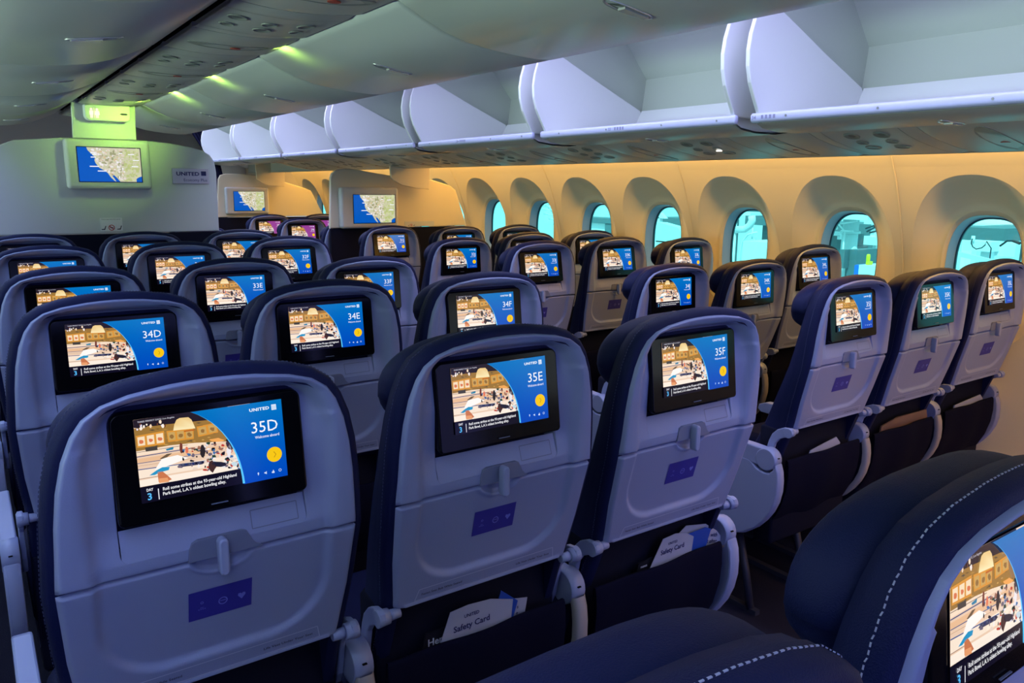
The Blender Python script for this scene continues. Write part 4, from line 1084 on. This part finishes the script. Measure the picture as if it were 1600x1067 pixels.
placard(.645, 1.149, .761, 1.223, 3.97, 'small white no smoking placard low on the left bulkhead')
placard(2.701, 1.124, 2.950, 1.160, 4.2, 'faint no smoking placard beside the nearer window block monitor', True)
# curtain in the forward aisle
mb = MB(); rows = []
for z, xa, xb in ((2.15, 2.02, 2.22), (1.95, 2.10, 2.30), (1.75, 2.22, 2.36), (1.5, 2.28, 2.40), (1.2, 2.30, 2.42), (.2, 2.30, 2.42)):
    rows.append([(xa+(xb-xa)*j/24, 7.9+.018*math.sin(j*1.6), z) for j in range(25)])
mb.grid(rows, 0); mb.grid([[(x, y+.01, z) for x, y, z in r] for r in rows], 0)
tag(mb.build('curtain', CURT), 'dark navy curtain tied back far ahead beside the last window bin', 'curtain')

# ================================================================== OUTSIDE THE WINDOWS
CONC = mat('apron_concrete', (.46, .50, .52), .9, .2, vary=.12)
STEELW = mat('white_painted_steel', (.80, .84, .86), .5)
STEELG = mat('grey_painted_steel', (.12, .17, .19), .6)
STEELM = mat('mid_grey_steel', (.62, .70, .72), .6)
HOSE = mat('black_hose', (.02, .025, .03), .6)
YEL = mat('yellow_paint', (.95, .75, .02), .5)
BLUEP = mat('blue_paint', (.02, .15, .7), .5)
mb = MB(); mb.box((3.9, -60, -3.65), (140, 160, -3.6)); o = struct(mb.build('floor_apron', CONC)); o.name = 'floor_2'
def ext(mb, name, m_, label, cat): return tag(mb.build(name, m_), label, cat)
mb = MB(); mb.tube([(9, 4.50, -3.6), (9, 4.50, .4), (9, 4.50, 1.30)], [.095, .095, .095], 0, 20); mb.tube([(9, 4.5, .90), (9, 4.5, .93)], .12, 0, 20); mb.tube([(9, 4.5, -3.6), (9, 4.5, -3.5)], .3, 0, 16)
ext(mb, 'jet_bridge_column', STEELM, 'pale round column outside, in the second window from the right', 'column')
mb = MB(); mb.box((8.6, 4.05, 1.085), (9.4, 5.0, 1.5)); ext(mb, 'jet_bridge_beam', STEELW, 'white beam resting on the round column outside the second window', 'beam')
mb = MB(); mb.box((9.4, 4.85, -3.6), (9.9, 5.12, .86)); mb.box((9.45, 4.72, .35), (9.8, 4.849, .70)); ext(mb, 'equipment_cabinet', STEELG, 'dark cabinet left of the round column outside the second window', 'cabinet')
mb = MB(); mb.box((9.25, 4.80, .845), (9.35, 4.98, .895)); mb.box((9.25, 4.79, .80), (9.35, 4.83, .85)); ext(mb, 'white_box', STEELW, 'small white box on the struts outside the second window', 'box')
mb = MB()
for a, b in (((8.8, 4.62, 1.09), (8.8, 4.45, .93)), ((8.8, 4.62, 1.09), (8.8, 4.66, .90)), ((8.8, 4.62, 1.09), (8.8, 4.55, .96)), ((8.8, 4.55, .96), (8.8, 4.66, .92)), ((8.8, 4.45, .93), (8.8, 4.45, .30)), ((8.8, 4.52, 1.02), (8.8, 4.30, 1.06)), ((8.8, 4.50, .94), (8.8, 4.34, .94))): mb.tube([a, b], .010, 0, 6)
mb.tube([(8.8, 4.62, .92), (8.8, 4.62, -3.6)], .010, 0, 6)
ext(mb, 'bracing_rods', STEELW, 'white diagonal bracing rods left of the column outside the second window', 'rods')
mb = MB(); mb.tube([(9.6, 4.66, .94), (9.6, 4.52, .99), (9.6, 4.42, .98)], .012, 0, 6); mb.tube([(9.6, 4.64, .90), (9.6, 4.52, .97)], .012, 0, 6); mb.tube([(9.6, 4.60, .89), (9.6, 4.44, .93)], .012, 0, 6); mb.tube([(9.6, 4.44, 1.0), (9.6, 4.43, -3.6)], .02, 0, 6)
ext(mb, 'railing', STEELG, 'dark slanting railing right of the column outside the second window', 'railing')
mb = MB(); mb.box((10.2, 4.83, .69), (10.6, 5.12, .80)); mb.box((10.3, 4.9, -3.6), (10.4, 4.95, .70)); mb.box((10.3, 4.93, .79), (10.35, 5.0, .98)); mb.box((10.2, 4.9, .97), (10.4, 5.05, 1.05)); ext(mb, 'service_truck', STEELW, 'pale truck body behind the column outside the second window', 'truck')
mb = MB(); mb.box((7.8, 3.66, -3.6), (8.2, 3.76, .80)); mb.box((7.7, 3.74, .60), (7.79, 3.80, .80)); ext(mb, 'ground_cart', STEELG, 'dark cart with a lit gauge outside the second window, lower right', 'cart')
mb = MB(); mb.tube([(7.5, 3.35, .686), (7.5, 3.35, .77), (7.5, 3.35, .79)], [.02, .02, .014], 0, 10); mb.box((7.45, 3.31, .686), (7.52, 3.34, .72)); ext(mb, 'bollard', YEL, 'yellow bollard outside the second window from the right', 'bollard')
mb = MB(); mb.box((7.45, 3.385, -3.6), (7.7, 3.46, .675)); ext(mb, 'blue_crate', BLUEP, 'blue crate outside the second window, at the bottom', 'crate')
mb = MB(); mb.box((7.40, 3.20, -3.6), (7.7, 3.382, .685)); ext(mb, 'white_plinth', STEELW, 'white plinth under the yellow bollard outside the second window', 'plinth')
mb = MB(); mb.box((7.9, 3.84, -3.6), (8.1, 3.98, .62)); mb.tube([(8, 3.9, .62), (8, 3.86, .74), (8, 3.80, .80)], .03, 0, 8); ext(mb, 'tow_tug', STEELM, 'pale tug at the foot of the column outside the second window', 'tug')
mb = MB(); mb.box((14, 6.3, -3.6), (15, 8.6, .80)); ext(mb, 'hangar_block', STEELG, 'dark building behind the round column outside the second window', 'building')
# nearest window
mb = MB(); mb.box((10, 3.17, .845), (12.5, 3.72, 1.0)); mb.box((12.2, 3.2, -3.6), (12.4, 3.4, .85)); ext(mb, 'loader_underside', STEELG, 'dark horizontal box outside the nearest window', 'loader')
mb = MB(); mb.prism([(4.9, .93), (3.4, .90), (3.2, .945), (4.9, 1.6)], 'x', 12.6, 12.8, 0); mb.box((12.62, 4.7, -3.6), (12.78, 4.85, 1.2)); ext(mb, 'aircraft_wing', mat('wing_white', (.95, .95, .95), .5), 'bright white wing filling the top of the nearest window', 'wing')
mb = MB(); mb.box((9, 2.86, .79), (9.3, 3.15, .895)); mb.box((9.1, 2.9, -3.6), (9.2, 3.0, .80)); mb.tube([(9, 3.05, .88), (9, 3.05, .95)], .02, 0, 8); mb.box((9.2, 2.70, .74), (9.6, 2.90, .88)); ext(mb, 'baggage_tug', STEELW, 'pale tug below the dark box outside the nearest window', 'tug')
mb = MB(); mb.tube([(8.5, 2.83, .95), (8.5, 2.835, .90), (8.5, 2.815, .865), (8.5, 2.78, .845), (8.5, 2.73, .86), (8.5, 2.70, .89), (8.5, 2.69, .93), (8.55, 2.66, .86), (8.55, 2.66, -3.6)], .006, 0, 8); ext(mb, 'hose', HOSE, 'dark hose hanging in a loop outside the nearest window', 'hose')
mb = MB(); mb.tube([(8.5, 2.56, .89), (8.5, 2.50, .945), (8.5, 2.44, .95), (8.5, 2.36, .93)], .010, 0, 8); mb.tube([(8.5, 2.47, .95), (8.5, 2.38, .92)], .007, 0, 8); mb.tube([(8.5, 2.36, .93), (8.5, 2.35, -3.6)], .010, 0, 8); ext(mb, 'cable_bundle', HOSE, 'dark bent cables at the right side of the nearest window', 'cables')
mb = MB(); mb.prism([(2.35, .78), (2.75, .845), (2.74, .80), (2.1, .70), (2.0, .80)], 'x', 8.0, 8.05, 0); mb.box((8.0, 2.3, -3.6), (8.05, 2.4, .75)); ext(mb, 'loader_belt', STEELM, 'slanted grey belt low outside the nearest window', 'belt')
# third window
mb = MB(); mb.tube([(9, 6.30, -3.6), (9, 6.30, 1.08)], .045, 0, 12); mb.tube([(9, 6.0, 1.06), (9, 5.985, 1.0), (9, 6.02, .93), (9, 6.10, .875), (9, 6.25, .86)], .05, 0, 12); mb.box((9.1, 6.10, 1.06), (9.5, 6.5, 1.10)); ext(mb, 'elbow_pipe', STEELW, 'white post with bent pipe outside the third window from the right', 'pipe')
mb = MB(); mb.box((10.5, 6.8, .86), (11.0, 7.3, 1.15)); mb.box((10.7, 7.0, -3.6), (10.8, 7.1, .9)); ext(mb, 'bridge_cab', STEELG, 'dark cab behind the bent pipe outside the third window', 'cab')
mb = MB(); mb.tube([(8.3, 5.6, -3.6), (8.3, 5.60, .60), (8.3, 5.57, .76), (8.3, 5.49, .85), (8.3, 5.35, .89)], .012, 0, 8); mb.tube([(8.35, 5.56, -3.6), (8.35, 5.56, .62), (8.35, 5.50, .74), (8.35, 5.40, .80)], .010, 0, 8); mb.tube([(8.3, 5.42, .94), (8.3, 5.42, .80)], .010, 0, 8); ext(mb, 'hand_rail', STEELW, 'white arched hand rail outside the third window', 'rail')
mb = MB(); mb.box((8, 4.90, -3.6), (8.6, 5.32, .79)); ext(mb, 'galley_truck', STEELW, 'white truck roof outside the third window, bottom right', 'truck')
# fourth window and beyond
mb = MB(); mb.prism([(10.95, .81), (10.70, .93), (10.55, .81)], 'x', 12, 12.1, 0); mb.box((12, 10.7, -3.6), (12.1, 10.8, .83)); ext(mb, 'tail_wedge', STEELW, 'white wedge outside the fourth window from the right', 'wedge')
mb = MB(); mb.box((12.5, 9.6, -3.6), (13.2, 11.3, .81)); ext(mb, 'hangar_strip', STEELG, 'dark band outside the fourth window', 'building')
mb = MB(); mb.prism([(8.9, .84), (8.75, .84), (8.3, .77), (8.0, .5), (8.9, .5)], 'x', 10, 10.2, 0); mb.box((10, 8.1, -3.6), (10.2, 8.8, .52)); ext(mb, 'sloping_roof', STEELM, 'pale sloping roof low outside the fourth window', 'roof')
mb = MB(); mb.tube([(9.8, 8.75, -3.6), (9.8, 8.75, .83)], .012, 0, 6); ext(mb, 'thin_mast', HOSE, 'thin dark mast outside the fourth window', 'mast')
mb = MB(); mb.box((12.0, 11.9, .63), (12.5, 13.5, .745)); mb.box((12.02, 11.9, -3.6), (12.5, 12.42, .625)); ext(mb, 'loading_dock_canopy', STEELG, 'teal tinted dark canopy outside the fifth window from the right', 'canopy')
mb = MB(); mb.box((12.1, 12.45, -3.6), (12.45, 13.4, .62)); ext(mb, 'container', STEELW, 'pale container under the canopy outside the fifth window', 'container')
mb = MB()
for q in range(7):
    mb.tube([(12, 14.9-q*.22, 1.15-q*.12), (12, 14.5-q*.22, 1.0-q*.12)], .02, 0, 6); mb.tube([(12, 15.1-q*.2, 1.02-q*.12), (12, 14.6-q*.2, .98-q*.12)], .02, 0, 6)
mb.prism([(15.1, 1.2), (14.9, 1.3), (13.6, .45), (13.8, .35)], 'x', 12.1, 12.2, 0); mb.box((12.1, 13.6, -3.6), (12.2, 13.8, .45)); ext(mb, 'bridge_truss', STEELM, 'slanted truss of the boarding bridge outside the sixth window', 'truss')
bpy.context.view_layer.update()
